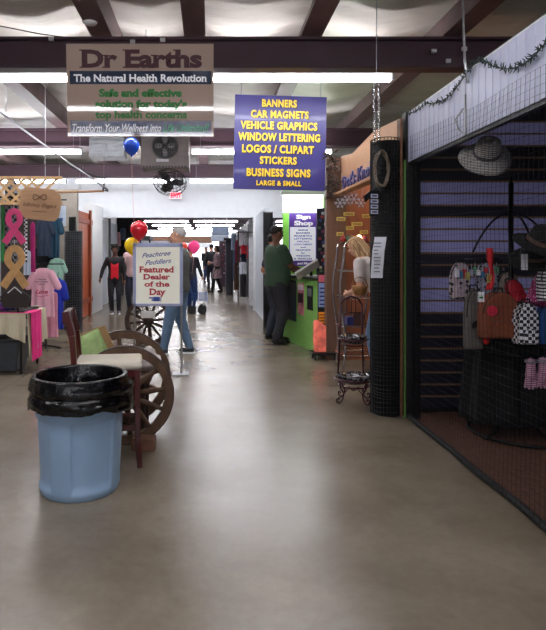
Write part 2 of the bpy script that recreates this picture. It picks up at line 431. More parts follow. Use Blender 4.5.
# ------------------------------------------------------------------ things under the roof
Y = 9.1
hx0, hx1, hz0, hz1 = X(141,Y), X(189,Y), Z(168,Y), Z(132,Y)
r = thing('unit_heater', ((hx0+hx1)/2, Y, hz0), 0, 'grey box unit heater with a round fan guard under the roof', 'heater')
gm = M('heater_grey',(120,112,110),.5,metal=.3)
b = MB(); b.box(hx0, hx1, Y, Y+.5, hz0, hz1); b.build('case', gm, r, bevel=.01)
fc = (X(165,Y-.02), Y-.03, Z(146,Y)); b = MB()
for q in (.05,.09,.13,.17,.21): b.ring(fc, q, .004, 32, 'Y')
for a in range(12): b.bar(fc, (fc[0]+.21*math.cos(a*PI/6), fc[1], fc[2]+.21*math.sin(a*PI/6)), .006, .006)
b.build('fan_guard', blackm, r)
MB().lathe([(.2,0),(.2,.012)], (fc[0],Y-.012,fc[2]), 32, 'Y').build('fan_opening', black, r)
b = MB()
for a in range(4):
    R = Matrix.Rotation(a*PI/2, 3, 'Y'); b.ell(Vector(fc)+R@Vector((.1,.01,0)), (.09,.008,.05), 10, R)
b.build('fan_blade', M('blade_grey',(110,108,110),.4,metal=.5), r, smooth=True)
MB().box(hx0+.25, hx0+.45, Y-.012, Y, hz0+.1, hz0+.15).build('rating_plate', M('plate_white',(220,220,225)), r)
b = MB()
for i in range(14): b.box(hx0+.03+i*.052, hx0+.06+i*.052, Y-.01, Y, hz0+.01, hz0+.035)
b.build('vent_slot', black, r)
for sx in (hx0+.05, hx1-.05): MB().tube([(sx, Y+.1, hz1),(sx, Y+.1, 3.75)], .01, 6).build('hanger_rod', steel, r)
Y = 9.3
r = thing('louvre_box', (X(106,Y), Y, Z(156,Y)), 0, 'silver louvred metal box left of the blue balloon', 'vent')
MB().box(X(89,Y), X(124,Y), Y, Y+.4, Z(157,Y), Z(137,Y)).build('case', M('galv',(168,172,176),.35,metal=.7,bump=.3,bscale=12), r, bevel=.01)
for i in range(5): MB().box(X(91,Y), X(122,Y), Y-.03, Y, Z(155-i*3.9,Y), Z(154-i*3.9,Y)+.02).build('louvre', MATS['galv'], r)
MB().box(X(106,Y)-.01, X(106,Y)+.01, Y-.04, Y, Z(157,Y), Z(137,Y)).build('centre_strip', steel, r)
for px in (92, 121): MB().tube([(X(px,Y), Y+.2, Z(137,Y)-.02), (X(px,Y), Y+.2, 3.75)], .01, 6).build('hanger_rod', steel, r)
Y = 9.0
fc = Vector((X(170,Y), Y, Z(184,Y)+.03)); r = thing('round_fan', fc, 0, 'round black cage fan hanging below the unit heater', 'fan')
r.rotation_euler = (math.radians(-35), 0, math.radians(12))
b = MB()
for q, d in ((.27,0),(.25,-.05),(.2,-.07),(.14,-.08),(.08,-.085),(.25,.05),(.18,.07)): b.ring((0,d,0), q, .005, 36, 'Y')
for a in range(22):
    c, s_ = math.cos(a*PI/11), math.sin(a*PI/11); b.tube([(.05*c,-.085,.05*s_),(.2*c,-.07,.2*s_),(.27*c,0,.27*s_),(.2*c,.07,.2*s_)], .003, 5)
b.build('cage', blackm, r, local=True)
b = MB()
for a in range(3):
    R = Matrix.Rotation(a*2*PI/3, 3, 'Y'); b.ell(R@Vector((.13,0,0)), (.12,.012,.075), 10, R)
b.build('blade', M('blade_dark',(60,58,62),.4), r, local=True, smooth=True)
MB().lathe([(.06,.02),(.07,.1),(.05,.17)], (0,0,0), 16, 'Y').build('motor', black, r, local=True)
bk = MB().bar((0,.12,.05), (0,.32,.42), .03, .03).build('bracket', blackm, r, local=True)
Y = 13.25
r = thing('exit_sign', (X(176,Y), Y, Z(197,Y)), 0, 'small red lit exit sign below the round fan', 'sign')
MB().box(X(169,Y), X(182,Y), Y, Y+.05, Z(199,Y), Z(191,Y)).build('case', white, r, bevel=.005)
text('lettering', 'EXIT', M('exit_red',(240,30,60),.5,emis=3,var=0), r, 0, -.02, .25, .13, y=-.006, bold=.04)
MB().tube([(X(176,Y),Y+.03,Z(191,Y)),(X(176,Y),Y+.2,Z(188,Y))], .012, 6).build('stem', steel, r)
# smoke detector on conduit
Y = 5.2
r = thing('ceiling_sensor', (X(90,Y), Y, Z(24,Y)), 0, 'small white round sensor hanging from the roof above the brown banner', 'sensor')
MB().lathe([(.02,-.03),(.055,-.02),(.07,.0),(.068,.03),(.03,.045)], (X(90,Y),Y,Z(22,Y)), 20).build('body', white, r, smooth=True)
MB().tube([(X(90,Y),Y,Z(20,Y)),(X(88,Y),Y,Z(14,Y)),(X(76,Y)-.02,Y,Z(-6,Y)+.05)], .014, 8).build('conduit', steel, r)
# hanging chains holding the net roll
def chain(name, p0, p1, lab, link=.034, grp=None):
    p0 = Vector(p0); p1 = Vector(p1); n = max(2, int((p1-p0).length/(link*.75))); b = MB()
    for i in range(n):
        c = p0.lerp(p1, (i+.5)/n); P = []
        for q in range(8):
            a = 2*PI*q/8; u = math.cos(a)*link*.28; v = math.sin(a)*link*.5
            P.append(c + (Vector((u,0,v)) if i % 2 else Vector((0,u,v))))
        b.tube(P, .0035, 5, closed=True)
    return tag(b.build(name, chrome, smooth=True), lab, 'chain', grp)
chain('chain', (X(374,4.9), 4.9, Z(84,4.9)), (X(375,4.9), 4.9, Z(158,4.9)), 'left bright steel chain hanging down to the rope coil')
chain('chain', (X(379,4.9), 4.9, Z(84,4.9)), (X(379,4.9), 4.9, Z(158,4.9)), 'right bright steel chain hanging down to the rope coil')
rod0 = MB().tube([(X(376.5,4.9),4.9,Z(84,4.9)),(X(376.5,4.9),4.9,3.6)], .004, 5); rod0.bar((X(373,4.9),4.9,Z(84,4.9)),(X(380,4.9),4.9,Z(84,4.9)),.008,.008)
tag(rod0.build('hanger_wire', steel), 'thin steel wire with a crossbar carrying the two chains', 'wire')
# rods and dowels, top left
def rod(name, pts, r_, mat, lab, cat='rod', rnd=6): return tag(MB().tube(pts, r_, rnd).build(name, mat, smooth=True), lab, cat)
def pxs(l, Y): return [(X(a,Y), Y, Z(b_,Y)) for a, b_ in l]
rod('hanging_rod', pxs([(-6,108),(70,164),(96,181),(108,190)], 6.4), .012, steel, 'slanting steel rod hanging at the upper left')
rod('hook_arm', pxs([(70,166),(96,176),(105,178),(103,190),(108,191)], 6.42), .01, black, 'black hooked arm at the end of the slanting rod', 'hook')
rod('wooden_dowel', pxs([(54,192.5),(104,191)], 6.45), .013, M('dowel_wood',(176,136,104),.6), 'thin wooden dowel to the right of the lattice', 'dowel')
rod('support_wire', pxs([(80,192),(80,100)],6.45)+[(X(80,6.45),6.45,3.5)], .003, steel, 'thin wire holding up the wooden dowel', 'wire')
rod('support_wire', pxs([(104,178),(104,140)],6.42)+[(X(104,6.42),6.42,3.5)], .003, steel, 'thin wire holding up the black hooked arm', 'wire')
rod('support_wire', pxs([(6,85),(6,112)],6.4), .004, steel, 'thin wire holding the slanting rod', 'wire')
for a, b_, l in (((42,115),(44,142),'first'),((100,180),(82,214),'second')):
    pass
rod('roof_cable', [(X(0,5.3),5.3,Z(26,5.3)),(X(40,5.3),5.3,Z(34,5.3)),(X(80,5.4),5.4,Z(39,5.4))], .005, black, 'thin black cable sagging under the roof at the upper left', 'cable')

# balloons
def balloon(px, py, Y, rr, mat, lab):
    r = thing('balloon', (X(px,Y), Y, Z(py,Y)-rr), 0, lab, 'balloon')
    MB().lathe([(.004,-1.28*rr),(.12*rr,-1.22*rr),(.1*rr,-1.14*rr),(.4*rr,-.95*rr),(.75*rr,-.6*rr),(.97*rr,-.15*rr),(1*rr,.15*rr),(.93*rr,.5*rr),(.7*rr,.85*rr),(.35*rr,1.06*rr),(.01,1.12*rr)], (X(px,Y),Y,Z(py,Y)), 24).build('envelope', mat, r, smooth=True)
    return r
r = balloon(131.5, 146.5, 6.0, .088, M('balloon_blue',(20,80,220),.15,var=.02,coat=.5), 'blue balloon floating under the brown banner')
MB().tube([(X(131.5,6),6,Z(157.5,6)),(X(133,6),6,Z(200,6)),(X(135,6.02),6.02,Z(244,6.02))], .0022, 5).build('string', M('string_pink',(210,160,160)), r)
r = balloon(139, 230.5, 6.05, .097, M('balloon_red',(214,24,44),.15,var=.02,coat=.5), 'red balloon tied above the featured dealer sign')
MB().tube([(X(139,6.05),6.05,Z(242,6.05)),(X(136,6.05),6.05,Z(247,6.05))], .002, 5).build('string', MATS['string_pink'], r)
r = balloon(132, 246, 6.16, .085, M('balloon_yellow',(244,206,20),.15,var=.02,coat=.5), 'yellow balloon tucked behind the corner of the featured dealer sign')
r = balloon(194, 247, 11.6, .12, M('balloon_pink',(250,70,140),.15,var=.02,emis=.15), 'bright pink balloon beyond the grey-shirted man')
MB().tube([(X(194,11.6),11.6,1.33),(X(193,11.7),11.7,1.1),(X(192,11.9),11.9,.9)], .003, 5).build('string', MATS['string_pink'], r)
r = balloon(183, 247.5, 12.0, .10, M('balloon_coral',(236,90,70),.15,var=.02), 'coral balloon half hidden behind the grey-shirted man')
MB().tube([(X(183,12),12,1.34),(X(185,12.1),12.1,1.1),(X(188,12.2),12.2,.9)], .003, 5).build('string', MATS['string_pink'], r)

# ------------------------------------------------------------------ featured dealer sign on a stand
Y = 6.1; k = Y/FX
r = thing('sign_stand', (X(157,Y), Y, 0), 0, 'cream Featured Dealer of the Day sign in a metal frame on posts', 'sign')
L_, R_ = X(134.5,Y), X(181.5,Y)
for x in (L_, R_): MB().tube([(x,Y,.012),(x,Y,Z(246,Y))], .012, 10).build('post', steel, r, smooth=True)
for x in (L_, R_):
    MB().box(x-.1, x+.08, Y-.09, Y+.09, 0, .014).build('base_plate', M('base_steel',(190,192,196),.35,metal=.7), r, bevel=.003)
fr = M('frame_lilac',(176,182,214),.3,metal=.3)
b = MB(); b.box(L_-.015, R_+.015, Y-.02, Y+.02, Z(247,Y), Z(243,Y)); b.box(L_-.015, R_+.015, Y-.02, Y+.02, Z(306,Y), Z(303.5,Y))
b.box(L_-.015, L_+.018, Y-.02, Y+.02, Z(306,Y), Z(244,Y)); b.box(R_-.018, R_+.015, Y-.02, Y+.02, Z(306,Y), Z(244,Y)); b.build('frame', fr, r, bevel=.003)
MB().box(L_, R_, Y-.008, Y+.008, Z(305,Y), Z(245,Y)).build('panel', M('cream_panel',(246,243,228),.4,var=.02,emis=.12), r)  # faint glow added to lift the cream
rx, rz_ = r.location.x, 0
def st(s, a, b_, top, base, m, **kw): return text('lettering', s, m, r, X((a+b_)/2,Y)-rx, Z(base,Y), (b_-a)*k, (base-top)*k, y=-.0105, **kw)
blue_ink = M('script_blue',(50,80,165),.5); red_ink = M('red_ink',(186,34,52),.5,var=.04)
st('Peachtree', 142, 171, 251.5, 256.5, blue_ink, bold=.01, shear=.5, tilt=-.1)
st('Peddlers', 145, 172, 259, 264, blue_ink, bold=.01, shear=.5, tilt=-.1)
st('Featured', 139, 174, 266, 272.5, red_ink, bold=.035, serif=True)
st('Dealer', 143, 170, 273.5, 279.5, red_ink, bold=.035, serif=True)
st('of the', 144.5, 169.5, 281, 286.7, red_ink, bold=.035, serif=True)
st('Day', 149, 166, 288, 295, red_ink, bold=.035, serif=True)
b = MB(); ox, oz = X(149,Y), Z(298.8,Y)
b.box(ox+.05, ox+.12, Y-.013, Y-.0085, oz-.026, oz+.022); b.box(ox, ox+.06, Y-.013, Y-.0085, oz+.004, oz+.018)
for q in range(3): b.box(ox+.028, ox+.06, Y-.013, Y-.0085, oz-.024+q*.009, oz-.017+q*.009)
b.box(ox+.126, ox+.134, Y-.013, Y-.0085, oz-.03, oz+.026); b.build('pointing_hand', blue_ink, r, bevel=.002)
#PART3
# ------------------------------------------------------------------ rubbish bin with bag
bx_, by_ = X(80,3.14), 3.14
r = thing('rubbish_bin', (bx_,by_,0), 0, 'round light blue plastic rubbish bin lined with a black bag', 'bin')
plastic = M('blue_bin_plastic',(150,178,208),.42,var=.05,scale=5,bump=.08,bscale=30)
prof = [(.01,.012),(.195,.012),(.212,.0),(.222,.015),(.226,.03),(.228,.05)]
def binwob(a, z): return 1
b = MB()
n = 288; Zs = [.0,.012,.03,.05,.06,.10,.2,.3,.38,.41,.416,.424,.455,.47,.50,.55,.60,.625]
rings = []
for z in Zs:
    R = []
    base = .216 + .030*(z/.6)
    if z < .03: base -= .01*(1-z/.03)
    for kq in range(n):
        a = 2*PI*kq/n; d = 0
        ph = ((a + math.radians(104)) % (PI/2))/(PI/2)      # six sunk panels under a raised yoke
        if .055 < z < .42:
            d = -.011*max(0, min(1, (ph-.167)/.016))*max(0, min(1, (.833-ph)/.016))
            pass
        rr = base + d; R.append(b.bm.verts.new((bx_+rr*math.cos(a), by_+rr*math.sin(a), z)))
    rings.append(R)
for A, B in zip(rings, rings[1:]):
    for kq in range(n): b.bm.faces.new((A[kq], A[(kq+1)%n], B[(kq+1)%n], B[kq]))
b.bm.faces.new(list(reversed(rings[0])))
b.build('body', plastic, r, smooth=True, solid=-.003)
MB().ring((bx_,by_,.622), .247, .008, 64).build('rim', plastic, r, smooth=True)
bagm = M('black_bag',(6,6,8),.2,var=.3,bump=.8,bscale=14,stretch=(1,1,.5))
def bag_r(a, q, s_): return noise.noise(Vector((math.cos(a)*3.2, math.sin(a)*3.2, q*3+5)))*s_ + noise.noise(Vector((math.cos(a)*9, math.sin(a)*9, q*4)))*s_*.5
P = [(.20,.36,.008),(.212,.48,.008),(.222,.56,.006),(.232,.612,.002),(.240,.640,.001),(.258,.640,.001),(.266,.62,.003),(.274,.595,.007),(.278,.565,.009),(.268,.545,.011),(.277,.525,.012),(.280,.50,.013),(.276,.47,.014)]
def bagf(u, v):
    a = 2*PI*u; f = v*(len(P)-1); i = min(int(f), len(P)-2); f -= i
    rr = P[i][0]*(1-f)+P[i+1][0]*f; z = P[i][1]*(1-f)+P[i+1][1]*f; s_ = P[i][2]*(1-f)+P[i+1][2]*f
    rr += bag_r(a, v*6, s_)
    if v > .75: z += .035*(v-.75)*4*noise.noise(Vector((math.cos(a)*2, math.sin(a)*2, 1)))
    # gathered lower flap towards the chair side
    g = max(0, math.cos(a-.35))**6; 
    if v > .6: z -= .05*g*(v-.6)/.4; rr += .02*g
    return Vector((bx_+rr*math.cos(a), by_+rr*math.sin(a), z))
b = MB(); b.grid(bagf, 160, 40); bmesh.ops.remove_doubles(b.bm, verts=b.bm.verts, dist=.0004)
b.build('bag', bagm, r, smooth=True, solid=.003)
MB().lathe([(.01,.30),(.12,.30),(.18,.33),(.20,.365)], (bx_,by_,0), 40, cap=False).build('bag_lining', bagm, r, smooth=True)

# ------------------------------------------------------------------ counter stool / dining chair
cherry = M('cherry_wood',(78,24,20),.32,var=.3,scale=10,stretch=(1,1,.2),coat=.3)
r = thing('dining_chair', (-.655,3.62,0), math.radians(7), 'tall dark red wooden chair with cream padded seat behind the rubbish bin', 'chair')
creamf = M('cream_fabric',(226,216,198),.8,var=.05,bump=.1,bscale=90)
b = MB(); b.box(-.225,.215,-.155,.165,.58,.635); b.build('seat', creamf, r, local=True, bevel=.022, smooth=True)
b = MB()
for sy in (-.135,.145): b.bar((-.2,sy,.56),(.18,sy,.56),.02,.04)
for x in (-.2,.18): b.bar((x,-.135,.56),(x,.145,.56),.02,.04)
b.build('apron', cherry, r, local=True)
for sy, fy in ((-.14,-.225),(.145,.12)):
    b = MB(); P_ = [(.185,sy,.58),(.185,sy*.8+fy*.2,.35),(.188,sy*.4+fy*.6,.15),(.20,fy,0)]
    for i in range(3): b.bar(P_[i], P_[i+1], .036-.004*i, .036-.004*i)
    b.build('leg', cherry, r, local=True, bevel=.003)
    b = MB(); P_ = [(-.27,sy,0),(-.215,sy,.3),(-.20,sy,.6),(-.215,sy*.97,.8),(-.255,sy*.94,.95)]
    for i in range(4): b.bar(P_[i], P_[i+1], .034, .044)
    b.build('leg', cherry, r, local=True, bevel=.003)
b = MB(); b.box(-.275,-.238,-.13,.14,.87,.95); b.build('top_rail', cherry, r, local=True, bevel=.006)
for y in (-.06,0,.07): MB().bar((-.205,y,.63),(-.25,y,.88),.03,.012).build('back_slat', cherry, r, local=True)
for sy in (-.145,.145): MB().bar((-.22,sy,.22),(.185,sy,.22),.018,.028).build('stretcher', cherry, r, local=True)
MB().bar((.185,-.17,.3),(.185,.14,.3),.018,.028).build('stretcher', cherry, r, local=True)

# ------------------------------------------------------------------ wagon wheels
oldwood = M('weathered_wood',(96,72,54),.75,var=.35,scale=14,bump=.4,bscale=30,stretch=(1,1,.4)); iron = M('rusty_iron',(44,34,32),.55,var=.3,metal=.4)
darkwood = M('dark_weathered_wood',(58,42,34),.75,var=.35,scale=14,bump=.4,bscale=30)
def wheel(parent, R_, yaw, c, wood, name='wheel', grp=None):
    Mx = Matrix.Translation(c) @ Matrix.Rotation(yaw, 4, 'Z')
    b = MB(); b.lathe([(R_-.062,-.024),(R_-.006,-.027),(R_-.006,.027),(R_-.062,.024),(R_-.062,-.024)], (0,0,0), 56, 'Y', cap=False); b.xf(Mx)
    rim = b.build('rim', wood, parent, smooth=False, local=True)
    b = MB(); b.lathe([(R_-.006,-.022),(R_,-.022),(R_,.022),(R_-.006,.022)], (0,0,0), 56, 'Y', cap=False); b.xf(Mx); b.build('tyre', iron, parent, local=True)
    b = MB(); b.lathe([(.03,-.11),(.045,-.105),(.05,-.07),(.066,-.05),(.07,0),(.066,.05),(.05,.07),(.04,.1)], (0,0,0), 20, 'Y'); b.xf(Mx); b.build('hub', wood, parent, local=True, smooth=True)
    for q in range(12):
        a = q*PI/6+.13; d = Vector((math.cos(a),0,math.sin(a))); b = MB()
        b.tube([d*.06, d*.12, d*(R_*.5), d*(R_-.1), d*(R_-.055)], [.017,.019,.021,.016,.015], 8); b.xf(Mx); b.build('spoke', wood, parent, local=True, smooth=True)
r = thing('wheel_bench', (-.7,4.07,0), 0, 'rustic bench made of two old wooden wagon wheels beside the red chair', 'bench')
e = bpy.data.objects.new('wheel', None); C.objects.link(e); e.parent = r
for nm, R_, yaw, c in (('wheel', .338, .14, Vector((-.585+.7, 3.85-4.07, .338))), ('wheel', .36, .14, Vector((-.665+.7, 4.33-4.07, .36)))):
    w_ = e if nm == 'wheel' and c.y < 0 else None
    if w_ is None: w_ = bpy.data.objects.new('wheel', None); C.objects.link(w_); w_.parent = r
    wheel(w_, R_, yaw, c, oldwood)
MB().tube([(-.57,3.78,.34),(-.68,4.4,.36)], .035, 10).build('axle', darkwood, r, smooth=True)
b = MB(); b.box(-.78,-.42,3.9,4.28,.40,.44); b.build('seat_board', oldwood, r, bevel=.004)
b = MB()
for y in (3.97, 4.2):
    for x in (-.72,-.48): MB().box(x-.02,x+.02,y-.02,y+.02,0,.40).build('leg', darkwood, r)
tag(MB().box(-.52,-.365,3.70,3.80,0,.085).build('wood_block', M('block_wood',(112,76,58),.8,var=.3,scale=12,bump=.3), bevel=.004), 'small wooden block on the floor against the front wagon wheel', 'block')
r = thing('wagon_wheel', (X(148.5,8.1),8.1,0), 0, 'dark old wagon wheel standing under the featured dealer sign', 'wheel')
wheel(r, .345, -.1, Vector((0,0,.345)), darkwood)
MB().box(-.16,-.1,-.04,.3,0,.05).build('stand', darkwood, r, local=True); MB().box(.1,.16,-.04,.3,0,.05).build('stand', darkwood, r, local=True)
MB().bar((0,.05,.345),(0,.28,.04),.05,.05).build('prop', darkwood, r, local=True)
tag(MB().box(X(141,7.93),X(155,7.93),7.93,7.94,Z(318,7.93),Z(311,7.93)).build('paper_card', M('card_white',(214,214,210),.7)), 'small white card stuck on the dark wagon wheel', 'card')
# cushion
gcu = M('green_cushion',(164,190,124),.85,var=.25,scale=18)
c0 = Vector((X(91,4.08),4.08,.60)); R3 = Matrix.Rotation(math.radians(-24),3,'Y') @ Matrix.Rotation(math.radians(20),3,'Z')
r = thing('cushion', (c0.x,c0.y,.44), 0, 'pale green cushion with tan edge propped behind the chair seat', 'cushion')
b = MB()
def cush(u, v, s_):
    x, z = (u-.5)*.24, (v-.5)*.27; th = .04*(max(0,(1-(2*u-1)**4)*(1-(2*v-1)**4)))**.5
    return c0 + R3 @ Vector((x, s_*th, z))
b.grid(lambda u,v: cush(u,v,1), 14, 14); b.grid(lambda u,v: cush(u,v,-1), 14, 14); bmesh.ops.remove_doubles(b.bm, verts=b.bm.verts, dist=.0006)
b.build('cover', gcu, r, smooth=True)
P_ = [c0 + R3 @ Vector(((u-.5)*.24,0,(v-.5)*.27)) for u,v in ((0,0),(1,0),(1,1),(0,1))]
MB().tube(P_, .008, 6, closed=True).build('piping', M('tan_cord',(150,118,78),.8), r)
MB().bar(P_[1]+Vector((.012,0,0)), P_[2]+Vector((.012,0,0)), .02, .07).build('end_band', MATS['tan_cord'], r, bevel=.004)
b = MB(); b.ell((X(149,4.12),4.12,.525),(.085,.07,.085),20)
for v in b.bm.verts: v.co += (v.co-Vector((X(149,4.12),4.12,.525)))*noise.noise(v.co*22)*.5
tag(b.build('plastic_bag', M('white_bag',(206,196,192),.4,var=.1,bump=.5,bscale=30), smooth=True), 'crumpled whitish bag on the bench between the two wagon wheels', 'bag')

# ------------------------------------------------------------------ left stall
cloth = M('cream_cloth',(210,200,172),.85,var=.06,bump=.15,bscale=60)
r = thing('display_table', (-2.7,6.4,0), 0, 'display table under a cream cloth at the left edge', 'table')
tx0, tx1, ty0, ty1, tz = -3.5, X(26,6.07), 6.07, 6.75, .66
MB().box(tx0,tx1,ty0,ty1,tz-.03,tz).build('tabletop', M('table_top',(60,56,54),.7), r)
for x in (tx0+.05, tx1-.07):
    for y in (ty0+.05, ty1-.05): MB().tube([(x,y,0),(x,y,tz-.03)], .014, 8).build('leg', black, r, smooth=True)
tc_ = bpy.data.objects
b = MB()
def fold(s_, amp=.018): return amp*math.sin(s_*19)+amp*.5*math.sin(s_*43+1)
b.grid(lambda u,v: Vector((tx0+(tx1-tx0)*u, ty0-.012+.002*u-(fold(u*3)+.01)*v, tz+.004-v*(.22+(.10 if u>.85 else 0)*((u-.85)/.15 if u>.85 else 0)))), 60, 8)
b.grid(lambda u,v: Vector((tx1+.012+(fold(u*2)+.02)*v, ty0-.01+(ty1-ty0+.02)*u, tz+.004-v*(.46-.12*u))), 40, 10)
b.box(tx0,tx1+.012,ty0-.012,ty1+.01,tz+.001,tz+.006)
tag(b.build('tablecloth', cloth, smooth=False, solid=.003), 'cream cloth draped over the left display table', 'tablecloth')
b = MB(); b.grid(lambda u,v: Vector((tx1+.045+.012*v+fold(u+.3,.004), ty0+.03+.36*u, tz+.012-v*.53)), 12, 14)
b.box(tx1-.3, tx1+.05, ty0+.03, ty0+.39, tz+.009, tz+.013)
tag(b.build('runner', M('hot_pink_cloth',(244,40,140),.7,var=.08), smooth=False, solid=.003), 'hot pink runner hanging over the end of the cream cloth', 'cloth')
tag(MB().box(tx0+.2,tx1-.04,ty0+.05,ty1-.08,tz+.008,tz+.026).build('display_board', M('dark_board',(38,30,30),.6), bevel=.004), 'dark board lying on the cream tablecloth', 'board')
# storage tub
r = thing('storage_tub', (-2.35,6.35,0), 0, 'dark grey plastic storage tub under the left display table', 'tub')
b = MB(); b.loft([(-2.42,6.33,.01,.20,.17),(-2.42,6.33,.36,.235,.2)], 4, cap=True)
b = MB(); vs = []
for z, hx, hy in ((.01,.22,.17),(.34,.26,.2)): vs += [b.bm.verts.new((-2.36+sx*hx,6.36+sy*hy,z)) for sx,sy in ((-1,-1),(1,-1),(1,1),(-1,1))]
for f in ((3,2,1,0),(0,1,5,4),(1,2,6,5),(2,3,7,6),(3,0,4,7),(4,5,6,7)): b.bm.faces.new([vs[q] for q in f])
tub = M('tub_grey',(62,66,72),.45); b.build('body', tub, r, bevel=.012)
MB().box(-2.64,-2.08,6.14,6.58,.34,.375).build('lid', M('tub_lid',(40,42,46),.45), r, bevel=.008)
MB().box(-2.33,-2.2,6.17,6.18,.24,.29).build('paper_label', M('label_grey',(150,156,164),.6), r)
# small wares on the table
wr = random.Random(3)
cols = [(110,40,120),(220,120,50),(60,50,120),(190,60,60),(70,110,90),(160,150,140),(90,60,50),(60,90,120),(190,180,160),(120,110,110)]
for i in range(4):
    x = X(3+i*2.3,6.2); 
    rr = thing('candle_jar', (x,6.2+.1*(i%2),tz+.026), 0, ['squat purple banded jar at the left end of the dark board','orange banded jar second in the row on the dark board','purple and orange jar third in the row on the dark board','low violet jar nearest the pink runner'][i], 'jar')
    z0 = tz+.026; y = 6.2+.1*(i%2)
    MB().lathe([(.028,0),(.036,.005),(.038,.03),(.038,.045)], (x,y,z0), 20).build('jar_base', M('jar%d'%i, cols[i%3 if i<3 else 2],.3), rr, smooth=True)
    MB().lathe([(.038,.045),(.038,.085),(.03,.09)], (x,y,z0), 20).build('jar_lid', M('lid%d'%i, [(90,60,140),(200,110,60),(80,70,130),(120,60,140)][i],.3), rr, smooth=True)
for i in range(12):
    x = tx1-.06-wr.random()*.5; y = ty0+.12+wr.random()*.5; z0 = tz+.026
    b = MB(); b.lathe([(.012,0),(.022,.002),(.03,.012),(.032,.02),(.02,.016),(.006,.012)], (x,y,z0), 14)
    tag(b.build('trinket_dish', M('tr%d'%(i%5), cols[5+i%5],.4), smooth=True), 'little trinket dish among several on the dark board', 'dish', 'trinket dishes on the dark board')
# lattice, plaque, ribbons
latm = M('lattice_wood',(178,142,98),.7,var=.2)
Y = 6.7; b = MB(); x0, x1, z0, z1 = -3.3, X(62,Y), Z(203,Y), Z(178,Y)
for q in range(-4, 18):
    for s_ in (-1,1):
        xa = x0 + q*.13; 
        pa, pb = (xa, z0), (xa + .31*s_, z1)
        if min(pa[0],pb[0]) < x0 or max(pa[0],pb[0]) > x1: continue
        b.bar((pa[0],Y+(.008 if s_>0 else 0),pa[1]),(pb[0],Y+(.008 if s_>0 else 0),pb[1]),.03,.008,up=(0,1,0))
r = thing('lattice_panel', ((x0+x1)/2,Y,z0), 0, 'tan wooden lattice strip above the left stall', 'lattice')
b.build('lattice_slats', latm, r)
b = MB(); b.box(x0,x1,Y-.015,Y+.02,z1-.01,z1+.02); b.box(x0,x1,Y-.015,Y+.02,z0-.02,z0+.01); b.build('frame', latm, r)
for x in (x0+.4, x1-.2): MB().tube([(x,Y,z1),(x,Y,3.6)], .004, 6).build('wire', steel, r)
# stall posts
r = thing('pipe_stand', (-2.6,7.3,0), 0, 'dark pipe frame holding up the left stall', 'frame')
for x, y in ((-3.4,6.75),(-2.55,8.6),(-3.6,8.6)): MB().tube([(x,y,0),(x,y,2.2)], .016, 8).build('post', blackm, r)
MB().tube([(-3.4,6.75,2.0),(-2.0,6.75,2.0)], .012, 8).build('rail', blackm, r)
MB().tube([(-3.4,6.75,2.2),(-3.4,8.6,2.2)], .012, 8).build('rail', blackm, r); MB().tube([(-3.6,8.6,2.15),(-2.2,8.6,2.15)], .012, 8).build('rail', blackm, r); MB().tube([(-3.4,6.75,1.7),(-3.4,8.6,1.7)], .012, 8).build('rail', blackm, r)
# plaque
Y = 6.2; k = Y/FX
r = thing('wooden_plaque', (X(40,Y),Y,Z(204,Y)), 0, 'light brown wooden plaque with engraved infinity flourish hanging at upper left', 'plaque')
out = [(-20,-12),(-17,-13.5),(-15,-16.5),(14,-15),(16,-12.5),(20.5,-10),(21,0),(20,11),(18.5,13),(16,16.5),(-14,15.5),(-17,12.5),(-21,10),(-20.5,0)]
b = MB(); b.poly([(u*k,-v*k) for u,v in out], lambda u,v: Vector((u,-.008,v)), lambda u,v: Vector((u,.008,v)))
b.xf(Matrix.Rotation(math.radians(4),4,'Y')); b.build('board', M('plaque_wood',(170,132,98),.65,var=.12,scale=6,stretch=(.6,1,5)), r, local=True, bevel=.003)
engr = M('engraved_brown',(92,58,38),.8)
MB().tube([Vector((.075*math.sin(t_), -.010, .075+.03*math.sin(2*t_))) for t_ in [2*PI*q/40 for q in range(40)]], .004, 6, closed=True).build('flourish', engr, r, local=True)
text('lettering', 'Infinitely Elegant', engr, r, 0, -.035, .38, .045, y=-.011, bold=.01, shear=.4, tilt=.07)
MB().bar((-.08,-.010,-.082),(.08,-.010,-.088),.005,.003,up=(0,1,0)).build('engraved_line', engr, r, local=True)
MB().tube([(-.1,0,.16),(-.1,0,.30)], .003, 5).build('hanger', steel, r, local=True); MB().tube([(.12,0,.15),(.12,0,.30)], .003, 5).build('hanger', steel, r, local=True)
